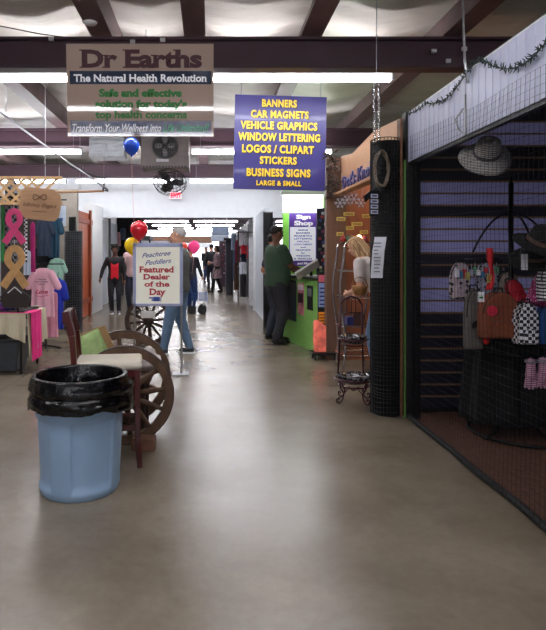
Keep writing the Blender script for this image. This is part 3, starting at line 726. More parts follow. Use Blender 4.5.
def ribbon(px, y0, y1, Y, mat, lab, keyc):
    k = Y/FX; r = thing('awareness_ribbon', (X(px,Y),Y,Z(y1,Y)), 0, lab, 'ribbon'); h = (y1-y0)*k; w_ = h*.22
    b = MB(); P1 = [(-w_*1.3,0),(0,h*.42),(w_*.78,h*.66),(w_*.62,h*.88),(0,h*.97),(-w_*.62,h*.88),(-w_*.78,h*.66),(0,h*.42),(w_*1.3,0)]
    sm_ = []
    for i in range(len(P1)-1):
        p_ = [P1[max(i-1,0)],P1[i],P1[i+1],P1[min(i+2,len(P1)-1)]]
        for q in range(6):
            t_ = q/6
            f = lambda j: .5*((2*p_[1][j])+(-p_[0][j]+p_[2][j])*t_+(2*p_[0][j]-5*p_[1][j]+4*p_[2][j]-p_[3][j])*t_*t_+(-p_[0][j]+3*p_[1][j]-3*p_[2][j]+p_[3][j])*t_**3)
            sm_.append((f(0),f(1)))
    sm_.append(P1[-1]); N_ = len(sm_)
    hw = h*.088; yo = lambda i: -.004 if i < N_/2 else .004
    L1 = []; L2 = []
    for i,(u,v) in enumerate(sm_):
        a_ = sm_[max(i-1,0)]; b2 = sm_[min(i+1,N_-1)]; t_ = Vector((b2[0]-a_[0], b2[1]-a_[1])).normalized(); n_ = Vector((-t_.y,t_.x))
        hh = hw*(1.15 if i<5 or i>N_-6 else 1)
        L1.append(b.bm.verts.new((u+n_.x*hh, yo(i), v+n_.y*hh))); L2.append(b.bm.verts.new((u-n_.x*hh, yo(i), v-n_.y*hh)))
    for i in range(N_-1): b.bm.faces.new((L1[i],L1[i+1],L2[i+1],L2[i]))
    b.build('ribbon_loop', mat, r, local=True, solid=.008)
    MB().tube([(0,0,h*.95),(0,0,h+.08)], .004, 6).build('hanger', steel, r, local=True)
    return r
ribbon(14, 210, 243, 6.05, M('pink_wood',(226,70,130),.5,var=.08), 'pink awareness ribbon hanging left of the wooden plaque', 0)
ribbon(14.5, 247, 287, 6.05, M('tan_wood',(206,160,104),.6,var=.15,scale=14), 'tan wooden awareness ribbon hanging below the pink one', 0)
# dark diamond sign
Y = 6.0; r = thing('diamond_sign', (X(15,Y),Y,Z(315,Y)), 0, 'dark brown diamond shaped board with white chevron above the jars', 'sign')
b = MB(); b.poly([(-.16,0),(0,.11),(.16,.0),(.13,-.12),(-.13,-.12)], lambda u,v: Vector((u,-.008,v+.2)), lambda u,v: Vector((u,.008,v+.2))); b.build('board', M('dark_brown_board',(50,38,34),.6), r, local=True)
b = MB(); b.bar((-.075,-.012,.235),(0,-.012,.30),.01,.004,up=(0,1,0)); b.bar((0,-.012,.30),(.075,-.012,.235),.01,.004,up=(0,1,0)); b.build('chevron', white, r, local=True)
MB().bar((0,.01,.2),(0,.12,0.0),.02,.01).build('easel_leg', blackm, r, local=True)

# garments: a flat hanging piece with sleeves
def garment(name, px0, px1, y0, y1, Y, mat, lab, cat, sleeves=True, th=.05, grp=None, yaw=0, hanger=True, hz=None):
    k = Y/FX; cx = (px0+px1)/2; w_ = (px1-px0)*k; h = (y1-y0)*k
    r = thing(name, (X(cx,Y),Y,Z(y1,Y)), yaw, lab, cat, grp)
    b = MB(); bw = w_*(.355 if sleeves else .5)
    secs = [(0,0,0,bw*1.08,th),(0,0,h*.25,bw*1.03,th*.9),(0,0,h*.55,bw,th*.8),(0,0,h*.8,bw*1.02,th*.8),(0,0,h*.93,bw*.95,th*.7),(0,0,h,bw*.35,th*.5)]
    b.loft(secs, 40)
    for v in b.bm.verts:
        a_ = v.co.x/max(bw,.01); fl = (1-v.co.z/h)
        v.co.y += .35*th*math.sin(a_*9+2)*fl + .2*th*math.sin(v.co.x*60+v.co.z*9)*fl
    if sleeves:
        for s_ in (-1,1): b.limb((s_*bw*.72,0,h*.88),(s_*w_*.47,0,h*.62),h*.085,h*.075,14)
    b.build('cloth', mat, r, local=True, voxel=max(.006, h*.014), sm=3)
    if hanger:
        b = MB(); zt = h*.99; b.tube([(-bw*.8,0,h*.93),(0,0,zt+.03),(bw*.8,0,h*.93)], .004, 6)
        b.tube([(0,0,zt+.03),(0,0,zt+.07),(.012,0,zt+.09),(.02,0,zt+.075)], .003, 6); b.build('hanger', blackm, r, local=True)
    return r, h, k
# pink T-shirt stand
pk = M('pale_pink_cotton',(238,182,200),.85,var=.05)
Y = 7.5; r, h, k = garment('tee_shirt', 27, 59, 268, 317, Y, pk, 'pale pink T-shirt with black and red print on a stand in the left stall', 'shirt', th=.06)
inkb = M('ink_black',(40,36,44),.7); inkr = M('ink_crimson',(196,40,80),.6)
for i, s_ in enumerate(("What the","world needs","now is")): text('lettering', s_, inkb, r, 0, h*.76-i*.032, [.12,.17,.09][i], .019, y=-.058, bold=.02)
text('lettering', 'Love', inkr, r, .0, h*.48, .17, .06, y=-.058, bold=.02, shear=.4)
MB().tube([(-.08,-.056,h*.44),(0,-.058,h*.425),(.09,-.056,h*.45)], .004, 5).build('underline', inkr, r, local=True)
r = thing('garment_stand', (X(46,7.7),7.7,0), 0, 'black metal clothes stand holding the pale pink T-shirt', 'stand')
xx = X(46,7.7); MB().tube([(xx,7.7,0.02),(xx,7.7,Z(262,7.7))], .012, 8).build('pole', blackm, r)
for a in range(4): MB().tube([(xx,7.7,.06),(xx+.2*math.cos(a*PI/2+.4),7.7+.2*math.sin(a*PI/2+.4),.012)], .01, 6).build('foot', blackm, r)
MB().tube([(xx-.35,7.7,Z(264,7.7)),(xx+.25,7.7,Z(264,7.7))], .008, 6).build('crossbar', blackm, r)
garment('long_shirt', 40, 58, 290, 337, 7.8, M('pink_cotton',(232,158,180),.85), 'longer pink garment hanging behind the pale pink T-shirt', 'shirt', sleeves=False, th=.05)
garment('blue_shirt', 50, 66, 278, 329, 8.0, M('royal_blue_cloth',(28,52,176),.8), 'royal blue shirt hanging just right of the pink ones', 'shirt', sleeves=True, th=.06)
garment('mint_shirt', 48, 66, 258, 292, 8.1, M('mint_cloth',(146,190,170),.8), 'mint green shirt hanging above the royal blue one', 'shirt', sleeves=True, th=.05)
garment('jacket', 35, 54, 218, 256, 8.0, M('navy_denim',(44,56,76),.8), 'dark navy jacket hanging below the wooden plaque', 'jacket', sleeves=True, th=.06)
garment('teal_jacket', 47, 62, 216, 258, 8.2, M('teal_denim',(36,80,104),.8), 'teal jacket at the right end of the left stall rail', 'jacket', sleeves=True, th=.06)
garment('black_trousers', 34, 54, 247, 272, 8.25, M('black_cloth',(20,20,24),.9), 'black garment hanging under the navy jacket', 'trousers', sleeves=False, th=.05)
garment('scarf', 30, 35.5, 222, 272, 7.2, M('magenta_cloth',(168,32,108),.8), 'long magenta scarf hanging left of the navy jacket', 'scarf', sleeves=False, th=.03)
garment('scarf', 24, 27.5, 214, 262, 6.9, wave_mat('checked_cloth',(20,20,24),(220,220,224),40,typ='CHECK'), 'black and white checked scarf right of the pink ribbon', 'scarf', sleeves=False, th=.025)
garment('scarf', 5, 18, 178, 262, 6.9, wave_mat('checked_dark',(16,16,20),(120,116,120),26,typ='CHECK'), 'wide dark checked scarf behind the pink ribbon', 'scarf', sleeves=False, th=.04)
garment('scarf', 1, 4.5, 205, 262, 6.9, M('green_cloth',(40,130,60),.8), 'narrow green scarf at the left edge', 'scarf', sleeves=False, th=.025)
garment('scarf', -6, 1, 190, 300, 6.8, M('grey_cloth',(150,156,170),.8), 'pale grey cloth hanging at the very left edge', 'scarf', sleeves=False, th=.04)
garment('scarf', 18.5, 23.5, 232, 280, 6.95, M('olive_cloth',(86,80,62),.8), 'olive scarf behind the tan ribbon', 'scarf', sleeves=False, th=.03)
garment('white_top', 22, 31, 250, 275, 7.1, M('pale_blue_cloth',(196,206,224),.8), 'pale blue white top beside the tan ribbon', 'shirt', sleeves=False, th=.04)
# backdrop cloth of the stall
tag(MB().grid(lambda u,v: Vector((-3.9+1.55*u, 8.7+.04*math.sin(u*40), .3+1.8*v)), 60, 4).build('backdrop_cloth', M('dim_taupe_cloth',(70,62,60),.9), solid=.004, smooth=True), 'dim taupe backdrop cloth at the rear of the left stall', 'cloth')
Y = 8.3; r = thing('hanging_placard', (X(59,Y),Y,Z(227,Y)), 0, 'white and blue placard right of the wooden plaque', 'sign')
b = MB(); b.box(X(52,Y),X(66,Y),Y-.006,Y+.006,Z(226,Y),Z(206,Y)); b.build('panel', M('pale_panel',(196,212,228),.5), r); MB().box(X(56,Y),X(63,Y),Y-.01,Y-.006,Z(221,Y),Z(218,Y)).build('logo', MATS['script_blue'], r)
MB().tube([(X(59,Y),Y,Z(206,Y)),(X(59,Y),Y,2.6)], .004, 5).build('cord', steel, r)

# rolled plastic netting
def roll(name, x, y, r0, h, lab, nring, seed=0, strand=None):
    r = thing(name, (x,y,0), 0, lab, 'net roll')
    MB().lathe([(r0*.9,0),(r0*.9,h*.99)], (x,y,0), 24).build('core', M('net_core',(9,9,11),.7,var=.5,scale=30), r, smooth=True)
    b = MB(); rg = random.Random(seed)
    for q in range(nring):
        z = .01+(h-.02)*q/(nring-1); dx, dy = rg.uniform(-.02,.02)*r0*3, rg.uniform(-.02,.02)*r0*3
        P_ = []
        for s_ in range(26):
            a = 2*PI*s_/26; rr = r0*(.95+.07*noise.noise(Vector((math.cos(a)*2,math.sin(a)*2,z*3+seed)))); P_.append((x+rr*math.cos(a)+dx*.3, y+rr*math.sin(a)+dy*.3, z+.01*math.sin(a+q)))
        b.tube(P_, .0035, 4, closed=True)
    for s_ in range(30):
        a = 2*PI*s_/30; b.tube([(x+r0*.98*math.cos(a),y+r0*.98*math.sin(a),0),(x+r0*.97*math.cos(a+.05),y+r0*.97*math.sin(a+.05),h)], .003, 4)
    b.build('netting', strand or M('net_strand',(24,25,29),.5,var=.3), r)
    return r
roll('net_roll', X(73.5,9.7), 9.7, .155, 1.72, 'thick upright roll of black plastic netting by the orange shutter', 52, 1, M('net_strand_painted_sheen',(84,88,98),.35,var=.3))  # paler strand colour stands in for highlights on the ribs
r = roll('net_roll', X(72,9.98), 10.0, .06, 1.98, 'slim taller net roll behind the thick one by the orange shutter', 40, 4)
roll('net_roll', X(387,4.62), 4.62, .135, Z(140,4.62), 'tall black net roll with rope coil at the stall corner on the right', 74, 2)
roll('net_roll', X(268,9.9), 9.9, .085, 2.06, 'narrow black net roll standing by the white ribbed wall', 56, 3)
# rope coil
Y = 4.42; b = MB(); rg = random.Random(5)
for q in range(6):
    P_ = []
    for s_ in range(24):
        a = 2*PI*s_/24; P_.append((X(381,Y)+(.05+.01*rg.random())*math.cos(a), Y+.02*math.sin(a*2+q)+q*.008-.03, Z(169,Y)+(.13+.012*rg.random())*math.sin(a)))
    b.tube(P_, .008, 6, closed=True)
tag(b.build('rope_coil', M('rope_tan',(112,98,84),.8,var=.3,scale=40), smooth=True), 'coil of worn tan rope hanging at the top of the tall net roll', 'rope')

# orange shutter wood, left
b = MB(); ow = M('orange_wood',(172,84,46),.5,var=.2,scale=3,stretch=(1,1,.15))
r = thing('wooden_shutter', (-2.6,11.2,0), 0, 'orange stained wooden shutter standing on the left past the net rolls', 'shutter')
for q in range(6): MB().box(-2.62,-2.58,10.35+q*.31,10.65+q*.31,.02,2.18+ .0*q).build('board', ow, r, bevel=.006)
MB().box(-2.58,-2.55,10.35,12.2,1.95,2.05).build('cross_rail', M('orange_wood_dark',(150,64,34),.5,var=.2), r); MB().box(-2.58,-2.55,10.35,12.2,.3,.4).build('cross_rail', MATS['orange_wood_dark'], r)
for y in (10.4,11.9): MB().box(-2.575,-2.53,y,y+.09,0,2.25).build('upright', MATS['orange_wood_dark'], r)
#PART4
# ------------------------------------------------------------------ sign shop, right
lime = M('lime_paint',(136,204,84),.45,var=.05); lime2 = M('lime_counter',(128,182,92),.4,var=.06)
r = thing('shop_counter', (1.35,8.0,0), 0, 'lime green shop counter set at an angle with papers on top', 'counter')
A_ = Vector((1.10,8.85,0)); B_ = Vector((1.44,7.35,0)); dd = (B_-A_).normalized(); nn = Vector((dd.y,-dd.x,0)); nn = -nn if nn.x < 0 else nn   # nn points into the shop
def pr(t, d, z): return A_ + (B_-A_)*t + nn*d + Vector((0,0,z))
def slab(t0, t1, d0, d1, z0, z1):
    b = MB(); vs = [b.bm.verts.new(pr(t_,d,z)) for z in (z0,z1) for t_,d in ((t0,d0),(t1,d0),(t1,d1),(t0,d1))]
    for f in ((3,2,1,0),(4,5,6,7),(0,1,5,4),(1,2,6,5),(2,3,7,6),(3,0,4,7)): b.bm.faces.new([vs[q] for q in f])
    return b
slab(0,1,0,.45,0,.97).build('front_panel', lime2, r); slab(-.02,1.02,-.05,.5,.97,1.0).build('countertop', M('dark_laminate',(44,48,44),.3), r, bevel=.005)
def poster(t0, t1, z0, z1, d, mat, label, name='poster', cat='poster', th=.008):
    e = thing(name, pr((t0+t1)/2, -d, z0), 0, label, cat); slab(t0,t1,-d-th,-d,z0,z1).build('sheet', mat, e); return e
e = poster(.12,.47,.33,.93,.004, M('dark_banner',(40,54,62),.35,var=.4,scale=6), 'large dark slate poster hanging on the green counter front by the man', th=.012)
slab(.12,.47,-.022,-.016,.90,.93).build('top_batten', black, e)
e = poster(.52,.66,.45,.9,.004, M('pink_poster',(190,120,130),.4,var=.6,scale=9), 'pink and white narrow poster on the green counter front')
slab(.53,.65,-.016,-.012,.62,.76).build('picture_block', M('poster_dark',(60,36,46),.4), e); slab(.53,.65,-.016,-.012,.8,.88).build('picture_block', M('poster_white',(226,216,220),.4), e)
e = poster(.74,.86,.55,.88,.004, M('black_poster',(30,34,38),.35,var=.5,scale=14), 'small black poster on the green counter front right of the pink one')
slab(.76,.84,-.016,-.012,.74,.84).build('picture_block', M('poster_grey',(110,116,120),.4), e)
# dark notice board at the counter's right end
Y = 7.2
r = thing('notice_board', (X(322,Y),Y,0), 0, 'tall narrow black notice board between the green counter and the wooden post', 'board')
MB().box(X(318,Y),X(327,Y),Y,Y+.03,0,Z(272,Y)).build('board', M('board_black',(22,20,24),.5), r)
MB().box(X(318.6,Y),X(326.4,Y),Y-.006,Y,Z(307,Y),Z(283,Y)).build('notice', M('pale_blue_notice',(150,170,220),.5), r)
b = MB()
for i in range(5): b.box(X(319.5,Y),X(325.5,Y),Y-.009,Y-.006,Z(289+i*4,Y),Z(287.5+i*4,Y))
b.build('text_line', M('notice_ink',(40,50,110),.5), r)
MB().box(X(318.6,Y),X(325,Y),Y-.006,Y,Z(282,Y),Z(275,Y)).build('notice', M('pink_notice',(220,110,130),.5), r)
MB().box(X(318.6,Y),X(326.8,Y),Y-.006,Y,Z(323,Y),Z(312,Y)).build('notice', M('orange_notice',(226,140,30),.5,emis=.1), r)
b = MB()
for i in range(3): b.box(X(319,Y),X(326.6,Y),Y-.009,Y-.006,Z(315.3+i*3,Y),Z(314.3+i*3,Y))
b.build('text_line', black, r)
# back wall, poster and light box
Y = 9.06
struct(MB().box(X(283,Y),X(322,Y)+.3,Y,Y+.06,0,2.35).build('wall_sign_shop', lime), 'lime green wall of the sign shop')
Y = 8.9; k = Y/FX
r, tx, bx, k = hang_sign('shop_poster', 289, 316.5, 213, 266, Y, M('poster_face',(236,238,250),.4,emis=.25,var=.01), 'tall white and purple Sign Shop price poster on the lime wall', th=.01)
pur = M('purple_ink',(92,60,150),.4,var=.05,emis=.1)
bx('header_band', 289, 316.5, 213, 227, pur); bx('footer_band', 289, 316.5, 260.5, 266, pur)
bx('edge_stripe', 289, 290, 226, 261, pur); bx('edge_stripe', 315.5, 316.5, 226, 261, pur)
tx('Sign', 296, 311, 214.5, 219, white_ink, bold=.05, serif=True, dy=.004); tx('Shop', 294, 313, 220.5, 225.5, white_ink, bold=.05, serif=True, dy=.004)
for i, (s, w_) in enumerate((('SIGNS',10),('BANNERS',14),('MAGNETICS',18),('LETTERING',18),('DECALS',12),('LOGO DESIGN',18),('and',5),('GRAPHICS',15),('for',4),('WINDOWS',14),('& VEHICLES',18))):
    tx(s, 303-w_/2, 303+w_/2, 229.2+i*2.85, 231+i*2.85, M('indigo_ink',(66,66,150),.5), bold=.03)
tx("and More", 297, 312, 261.8, 264.5, white_ink, bold=.04, shear=.4, dy=.004)
for px in (291, 315): MB().tube([((px-302.7)*k,0,26.4*k),((px-302.7)*k,.03,29.5*k)], .004, 5).build('hook', steel, r, local=True)
Y = 8.75
r = thing('light_box', (X(303,Y),Y,Z(212,Y)), 0, 'glowing white light box above the Sign Shop poster', 'light')
MB().box(X(284,Y),X(323,Y),Y,Y+.12,Z(212,Y),Z(195,Y)).build('diffuser', M('glow_white',(250,252,255),.5,emis=3.2,var=0), r)
MB().box(X(281,Y),X(325,Y),Y-.06,Y+.14,Z(195,Y),Z(191,Y)).build('hood', white, r, bevel=.005)
for px in (290, 316): MB().tube([(X(px,Y),Y+.05,Z(191,Y)),(X(px,Y),Y+.05,3.45)], .005, 6).build('hanger', steel, r)
# shop goods at right: dark rack
Y = 8.3
r = thing('display_rack', (X(322,Y),Y,0), 0, 'dark display rack of small bright items right of the Sign Shop poster', 'rack')
MB().box(X(317,Y),X(329,Y),Y,Y+.05,0,Z(208,Y)).build('back_panel', M('rack_navy',(28,32,48),.6), r)
rg = random.Random(9)
for i in range(18):
    px = 318+rg.random()*7; py = 212+i*3.6
    b = MB(); b.box(X(px,Y),X(px+2.6,Y),Y-.02,Y-.0,Z(py+2.8,Y),Z(py,Y))
    b.build('pack', M('pack%d'%(i%6), [(210,214,226),(170,60,60),(60,90,160),(220,220,200),(90,120,90),(140,60,110)][i%6],.4), r, bevel=.003)
# papers and easel board on the counter
def sheet(name, c, w_, d, rx, rz, mat, lab, cat, th=.004):
    b = MB(); b.box(-w_/2,w_/2,-d/2,d/2,-th/2,th/2)
    b.xf(Matrix.Translation(c) @ Matrix.Rotation(rz,4,'Z') @ Matrix.Rotation(rx,4,'X')); return tag(b.build(name, mat), lab, cat)
pw = M('paper_white',(236,236,240),.6,var=.02)
c_ = Vector((X(308,7.75),7.75,Z(271,7.75)))
r = thing('catalogue', (c_.x,c_.y,1.0), 0, 'open white catalogue leaning on the end of the green counter', 'book')
b = MB(); b.box(-.19,.17,-.010,.010,-.09,.09); b.xf(Matrix.Translation(c_+Vector((0,0,.03))) @ Matrix.Rotation(math.radians(-32),4,'Y') @ Matrix.Rotation(math.radians(52),4,'X')); b.build('cover', pw, r)
b = MB(); b.box(-.185,.165,-.022,-.012,-.085,.085); b.xf(Matrix.Translation(c_+Vector((0,0,.03))) @ Matrix.Rotation(math.radians(-32),4,'Y') @ Matrix.Rotation(math.radians(52),4,'X')); b.build('pages', M('page_cream',(222,222,214),.7), r)
MB().bar(c_+Vector((.05,.05,-.0)), (c_.x+.06,c_.y+.08,1.0), .04, .02).build('prop', black, r)
for i, (t_, d, l) in enumerate(((.35,.12,'white sheet of paper on the counter beside the man'),(.5,.2,'second white sheet on the counter behind the first'),(.62,.1,'white form near the middle of the counter'))):
    c_ = pr(t_, d, 1.004+.002*i); sheet('paper_sheet', c_, .26, .2, 0, i*.7, pw, l, 'paper')

# salt-lamp like slab on a dolly
Y = 7.0; x = X(322.5,Y)
r = thing('stone_lamp', (x,Y,.095), 0, 'glowing pinkish red stone slab lamp on a low black dolly', 'lamp')
stone = M('salt_stone',(224,104,88),.5,var=.75,scale=9,bump=.6,emis=.32)
b = MB(); b.poly([(-.11,0),(.11,0),(.125,.06),(.11,.20),(.06,.30),(-.04,.38),(-.09,.41),(-.115,.38),(-.12,.2)], lambda u,v: Vector((x+u,Y-.05,.095+v)), lambda u,v: Vector((x+u*.92,Y+.06,.095+v*.97)))
b.build('stone', stone, r, bevel=.018)
MB().box(x+.07,x+.105,Y-.06,Y-.045,.11,.3).build('glow_strip', M('red_glow',(255,60,50),.5,emis=1.6,var=0), r, bevel=.006)
r = thing('dolly', (x,Y,0), 0, 'low black wheeled dolly under the pinkish stone lamp', 'dolly')
MB().box(x-.15,x+.17,Y-.12,Y+.12,.065,.095).build('platform', black, r, bevel=.004)
for sx in (-.11,.13):
    for sy in (-.09,.09): MB().lathe([(.032,-.012),(.032,.012)], (x+sx,Y+sy,.033), 16, 'X').build('wheel', black, r)

# ------------------------------------------------------------------ the orange craft stall
brown = M('brown_board',(108,78,60),.6,var=.15,scale=5,stretch=(3,3,.4)); oran = M('orange_wall',(150,88,58),.6,var=.12,scale=3)
peach = M('peach_fascia',(206,160,126),.6,var=.05)
struct(MB().box(X(326,6.95),X(345.5,6.95),6.92,7.04,0,2.5).build('wall_stall_post', brown), 'brown wooden post panel of the craft stall')
struct(MB().box(X(345.5,6.95),4.6,6.96,7.02,0,2.45).build('wall_stall_far', oran), 'orange painted wall inside the craft stall')
b = MB()
V_ = [(1.585,4.68,2.0),(1.62,6.92,2.05),(1.62,6.92,2.52),(1.60,6.3,2.44),(1.585,5.4,2.50),(1.585,4.68,2.44)]
A2 = [b.bm.verts.new(v) for v in V_]; B2 = [b.bm.verts.new((v[0]+.03,v[1],v[2])) for v in V_]
b.bm.faces.new(A2); b.bm.faces.new(list(reversed(B2)))
for i in range(6): b.bm.faces.new((A2[i],B2[i],B2[(i+1)%6],A2[(i+1)%6]))
r = thing('stall_fascia', (1.6,5.8,2.0), 0, 'peach coloured fascia board with upright purple letters on a ledge', 'sign')
b.build('board', peach, r)
MB().bar((1.55,5.1,2.015),(1.58,6.98,2.045),.12,.028).build('ledge', M('ledge_wood',(190,140,100),.55,var=.15), r, bevel=.004)
bas = Matrix.Translation((1.53-1.6, 0, 0)) @ Matrix.Rotation(-PI/2, 4, 'Z')
o = text('lettering', "Dot's Knobs", M('letter_purple',(70,66,120),.4), r, -.02, .06, 1.35, .15, y=0, bold=.03, basis=bas)
m_ = o.modifiers.new('t','SOLIDIFY'); m_.thickness = .02
o = text('lettering_backing', "Dot's Knobs", M('letter_lilac',(206,204,236),.4,emis=.2), r, -.02, .055, 1.37, .155, y=.0, bold=.05, basis=Matrix.Translation((.012,0,0)) @ bas)
# dried garland at the far post
r = thing('dried_garland', (X(331,6.8),6.8,Z(200,6.8)), 0, 'dark dried garland hanging on the far wooden post', 'garland')
b = MB(); rg = random.Random(11)
for i in range(70):
    t_ = rg.random(); px = 329+4*math.sin(t_*3)+rg.uniform(-3,3); py = 152+t_*44
    c_ = Vector((X(px,6.8),6.8+rg.uniform(-.05,.02),Z(py,6.8))); d_ = Vector((rg.uniform(-1,1),rg.uniform(-.5,.5),rg.uniform(-1,.4))).normalized()
    b.tube([c_, c_+d_*.05+Vector((0,0,.01)), c_+d_*.09], [.004,.014,.002], 5)
b.build('twigs', M('dried_leaf',(70,56,48),.9,var=.5), r)
# hanging snowflakes and tag plaques
tagm = M('tag_yellow',(200,176,90),.6,var=.2); flake = M('flake_silver',(200,204,214),.4)
def snow(px, py, Y, s_, lab):
    c_ = Vector((X(px,Y),Y,Z(py,Y))); r = thing('snowflake_ornament', c_, 0, lab, 'ornament', 'snowflakes under the peach fascia'); b = MB()
    for a in range(6):
        d_ = Vector((math.cos(a*PI/3),0,math.sin(a*PI/3))); b.tube([(0,0,0), d_*s_], .004, 5)
        for q in (-1,1): e_ = Vector((math.cos(a*PI/3+q*.8),0,math.sin(a*PI/3+q*.8))); b.tube([d_*s_*.55, d_*s_*.55+e_*s_*.35], .0035, 5)
    b.build('flake', flake, r, local=True); MB().tube([(0,0,s_*.9),(.03,.0,2.02-c_.z)], .0015, 4).build('thread', steel, r, local=True)
for a in ((340,203,6.0,.06,'silver snowflake at the left under the peach fascia'),(347,200,5.9,.055,'silver snowflake second from left under the peach fascia'),(354,199,5.8,.065,'largest silver snowflake in the middle under the peach fascia'),(361,203,5.7,.05,'silver snowflake at the right under the peach fascia')): snow(*a)
for i, (px, py, w_, l) in enumerate(((341,219,9,'left of the row'),(349,214,11,'at the top of the rack'),(357,224,11,'in the middle of the row'),(364,232,8,'low at the right'),(340,234,7,'low at the left'),(366,216,8,'high at the right'),(350,228,8,'below the top one'))):
    Y = 6.5+.03*i; k = Y/FX; c_ = Vector((X(px,Y),Y,Z(py,Y)))
    r = thing('wooden_tag', c_, 0, 'small yellow lettered wooden tag '+l, 'tag')
    b = MB(); b.box(-w_*k/2,w_*k/2,-.006,.006,-.022,.022); b.build('plate', tagm, r, local=True, bevel=.004)
    MB().box(-w_*k*.35,w_*k*.35,-.009,-.006,-.006,.004).build('inscription', engr, r, local=True)
    MB().tube([(0,0,.02),(.01,.1,.12),(.0,6.955-Y,.13)], .002, 4).build('hook', blackm, r, local=True)
# small lit lamp
Y = 6.4; r = thing('fairy_lamp', (X(359,Y),Y,Z(243,Y)), 0, 'small glowing lamp on top of the chrome rack', 'lamp')
MB().ell((X(359,Y),Y,Z(238,Y)),(.032,.032,.035)).build('bulb', M('warm_glow',(255,214,160),.5,emis=9,var=0), r, smooth=True); MB().lathe([(.035,0),(.02,.02),(.015,.03)], (X(359,Y),Y,Z(243,Y)), 14).build('base', M('brass',(150,110,60),.4,metal=.8), r)
for px, c in ((343,(170,60,50)),(348,(60,90,60)),(352,(150,120,60)),(365,(140,50,60))):
    b = MB(); b.lathe([(.02,0),(.035,.02),(.03,.06),(.012,.08),(.015,.09)], (X(px,6.4),6.4,Z(243,6.4)), 14)
    tag(b.build('small_vase', M('vase%d'%px,c,.3), smooth=True), {343:'little red vase at the left on the chrome rack',348:'little green vase on the chrome rack',352:'little ochre vase left of the glowing lamp',365:'little crimson vase right of the glowing lamp'}[px], 'vase')
# chrome rack with curved uprights
r = thing('wire_rack', (X(353,6.4),6.4,0), 0, 'tall chrome wire rack with curved uprights in the craft stall', 'rack')
x0, x1 = X(339,6.4), X(369,6.4); zt = Z(243,6.4)
for x in (x0, x1):
    for y in (6.22, 6.58):
        s_ = 1 if x == x0 else -1
        P_ = [(x+s_*.03*math.sin((z)*5.2), y, z) for z in [zt*q/24 for q in range(25)]]
        MB().tube(P_, .011, 8).build('upright', chrome, r, smooth=True)
for z in (.18,.5,.82,1.12,zt):
    b = MB(); b.tube([(x0,6.22,z),(x1,6.22,z),(x1,6.58,z),(x0,6.58,z)], .007, 6, closed=True)
    for q in range(1,8): xx = x0+(x1-x0)*q/8; b.tube([(xx,6.22,z),(xx,6.58,z)], .003, 4)
    b.build('shelf', chrome, r)
tag(MB().box(X(352,6.3),X(360,6.3),6.3,6.31,.823+.004,.823+.12).build('price_card', pw), 'small white card with a picture standing on the chrome rack', 'card')
tag(MB().box(X(346,6.35),X(353,6.35),6.3,6.42,.503+.005,.60).build('gift_box', M('navy_box',(40,50,110),.5), bevel=.004), 'navy box on the middle shelf of the chrome rack', 'box')
tag(MB().box(X(352,6.35),X(363,6.35),6.3,6.45,.503+.005,.64).build('gift_box', M('brown_box',(80,52,44),.5), bevel=.004), 'brown box beside the navy one on the chrome rack', 'box')

# plant stand with mosaic bowls
wine = M('wine_iron',(66,22,36),.35,metal=.5); mosaic = wave_mat('mosaic_glass',(24,18,24),(120,116,122),60,rough=.12,typ='VORONOI',sharp=.62)
Y = 4.95; x = X(353.5,Y)
r = thing('plant_stand', (x,Y,0), 0, 'dark red wrought iron two tier stand in front of the craft stall', 'stand')
b = MB()
z1, z2 = .21, .56
MB().ring((x,Y,z1), .165, .009, 40).build('lower_ring', wine, r, smooth=True); MB().ring((x,Y,z1-.06), .13, .006, 40).build('lower_ring', wine, r, smooth=True)
MB().ring((x,Y,z2), .125, .008, 36).build('upper_ring', wine, r, smooth=True); MB().ring((x,Y,z2-.05), .1, .006, 36).build('upper_ring', wine, r, smooth=True)
for a in range(4):
    an = a*PI/2+.5; d_ = Vector((math.cos(an),math.sin(an),0)); c_ = Vector((x,Y,0)); P_ = []
    P_ = [c_+d_*.155+Vector((0,0,z1)), c_+d_*.15+Vector((0,0,.14)), c_+d_*.11+Vector((0,0,.09)), c_+d_*.125+Vector((0,0,.04)), c_+d_*.16+Vector((0,0,.012)), c_+d_*.19+Vector((0,0,.022)), c_+d_*.195+Vector((0,0,.05)), c_+d_*.175+Vector((0,0,.06)), c_+d_*.165+Vector((0,0,.045))]
    MB().tube(P_, .0075, 8).build('leg', wine, r, smooth=True)
    MB().tube([c_+d_*.11+Vector((0,0,.09)), c_+d_*.05+Vector((0,0,.13)), c_+Vector((0,0,.10))], .005, 6).build('scroll', wine, r, smooth=True)
for sx in (-.1,.1):
    MB().tube([(x+sx*1.15,Y+.1,z1),(x+sx,Y+.08,z2),(x+sx*.95,Y+.08,.86)], .008, 8).build('upright', wine, r, smooth=True)
b = MB(); b.tube([(x-.095,Y+.08,.86),(x-.06,Y+.08,.91),(x,Y+.08,.93),(x+.06,Y+.08,.91),(x+.095,Y+.08,.86)], .008, 8); b.tube([(x-.1,Y+.08,.78),(x+.1,Y+.08,.78)], .006, 6)
for q in (-.04,0,.04): b.tube([(x+q,Y+.08,.78),(x+q,Y+.08,.92)], .004, 5)
b.build('back_rail', wine, r, smooth=True)
def bowl(z, rr, lab):
    b = MB(); b.lathe([(rr*.35,-.055),(rr*.5,-.055),(rr*.85,-.035),(rr,0),(rr*1.02,.02),(rr*.96,.022),(rr*.8,-.01),(rr*.3,-.035)], (x,Y,z), 40)
    tag(b.build('mosaic_bowl', mosaic, smooth=True), lab, 'bowl')
bowl(z1+.012, .148, 'larger dark silver mosaic bowl on the lower tier of the iron stand'); bowl(z2+.012, .112, 'smaller dark silver mosaic bowl on the upper tier of the iron stand')

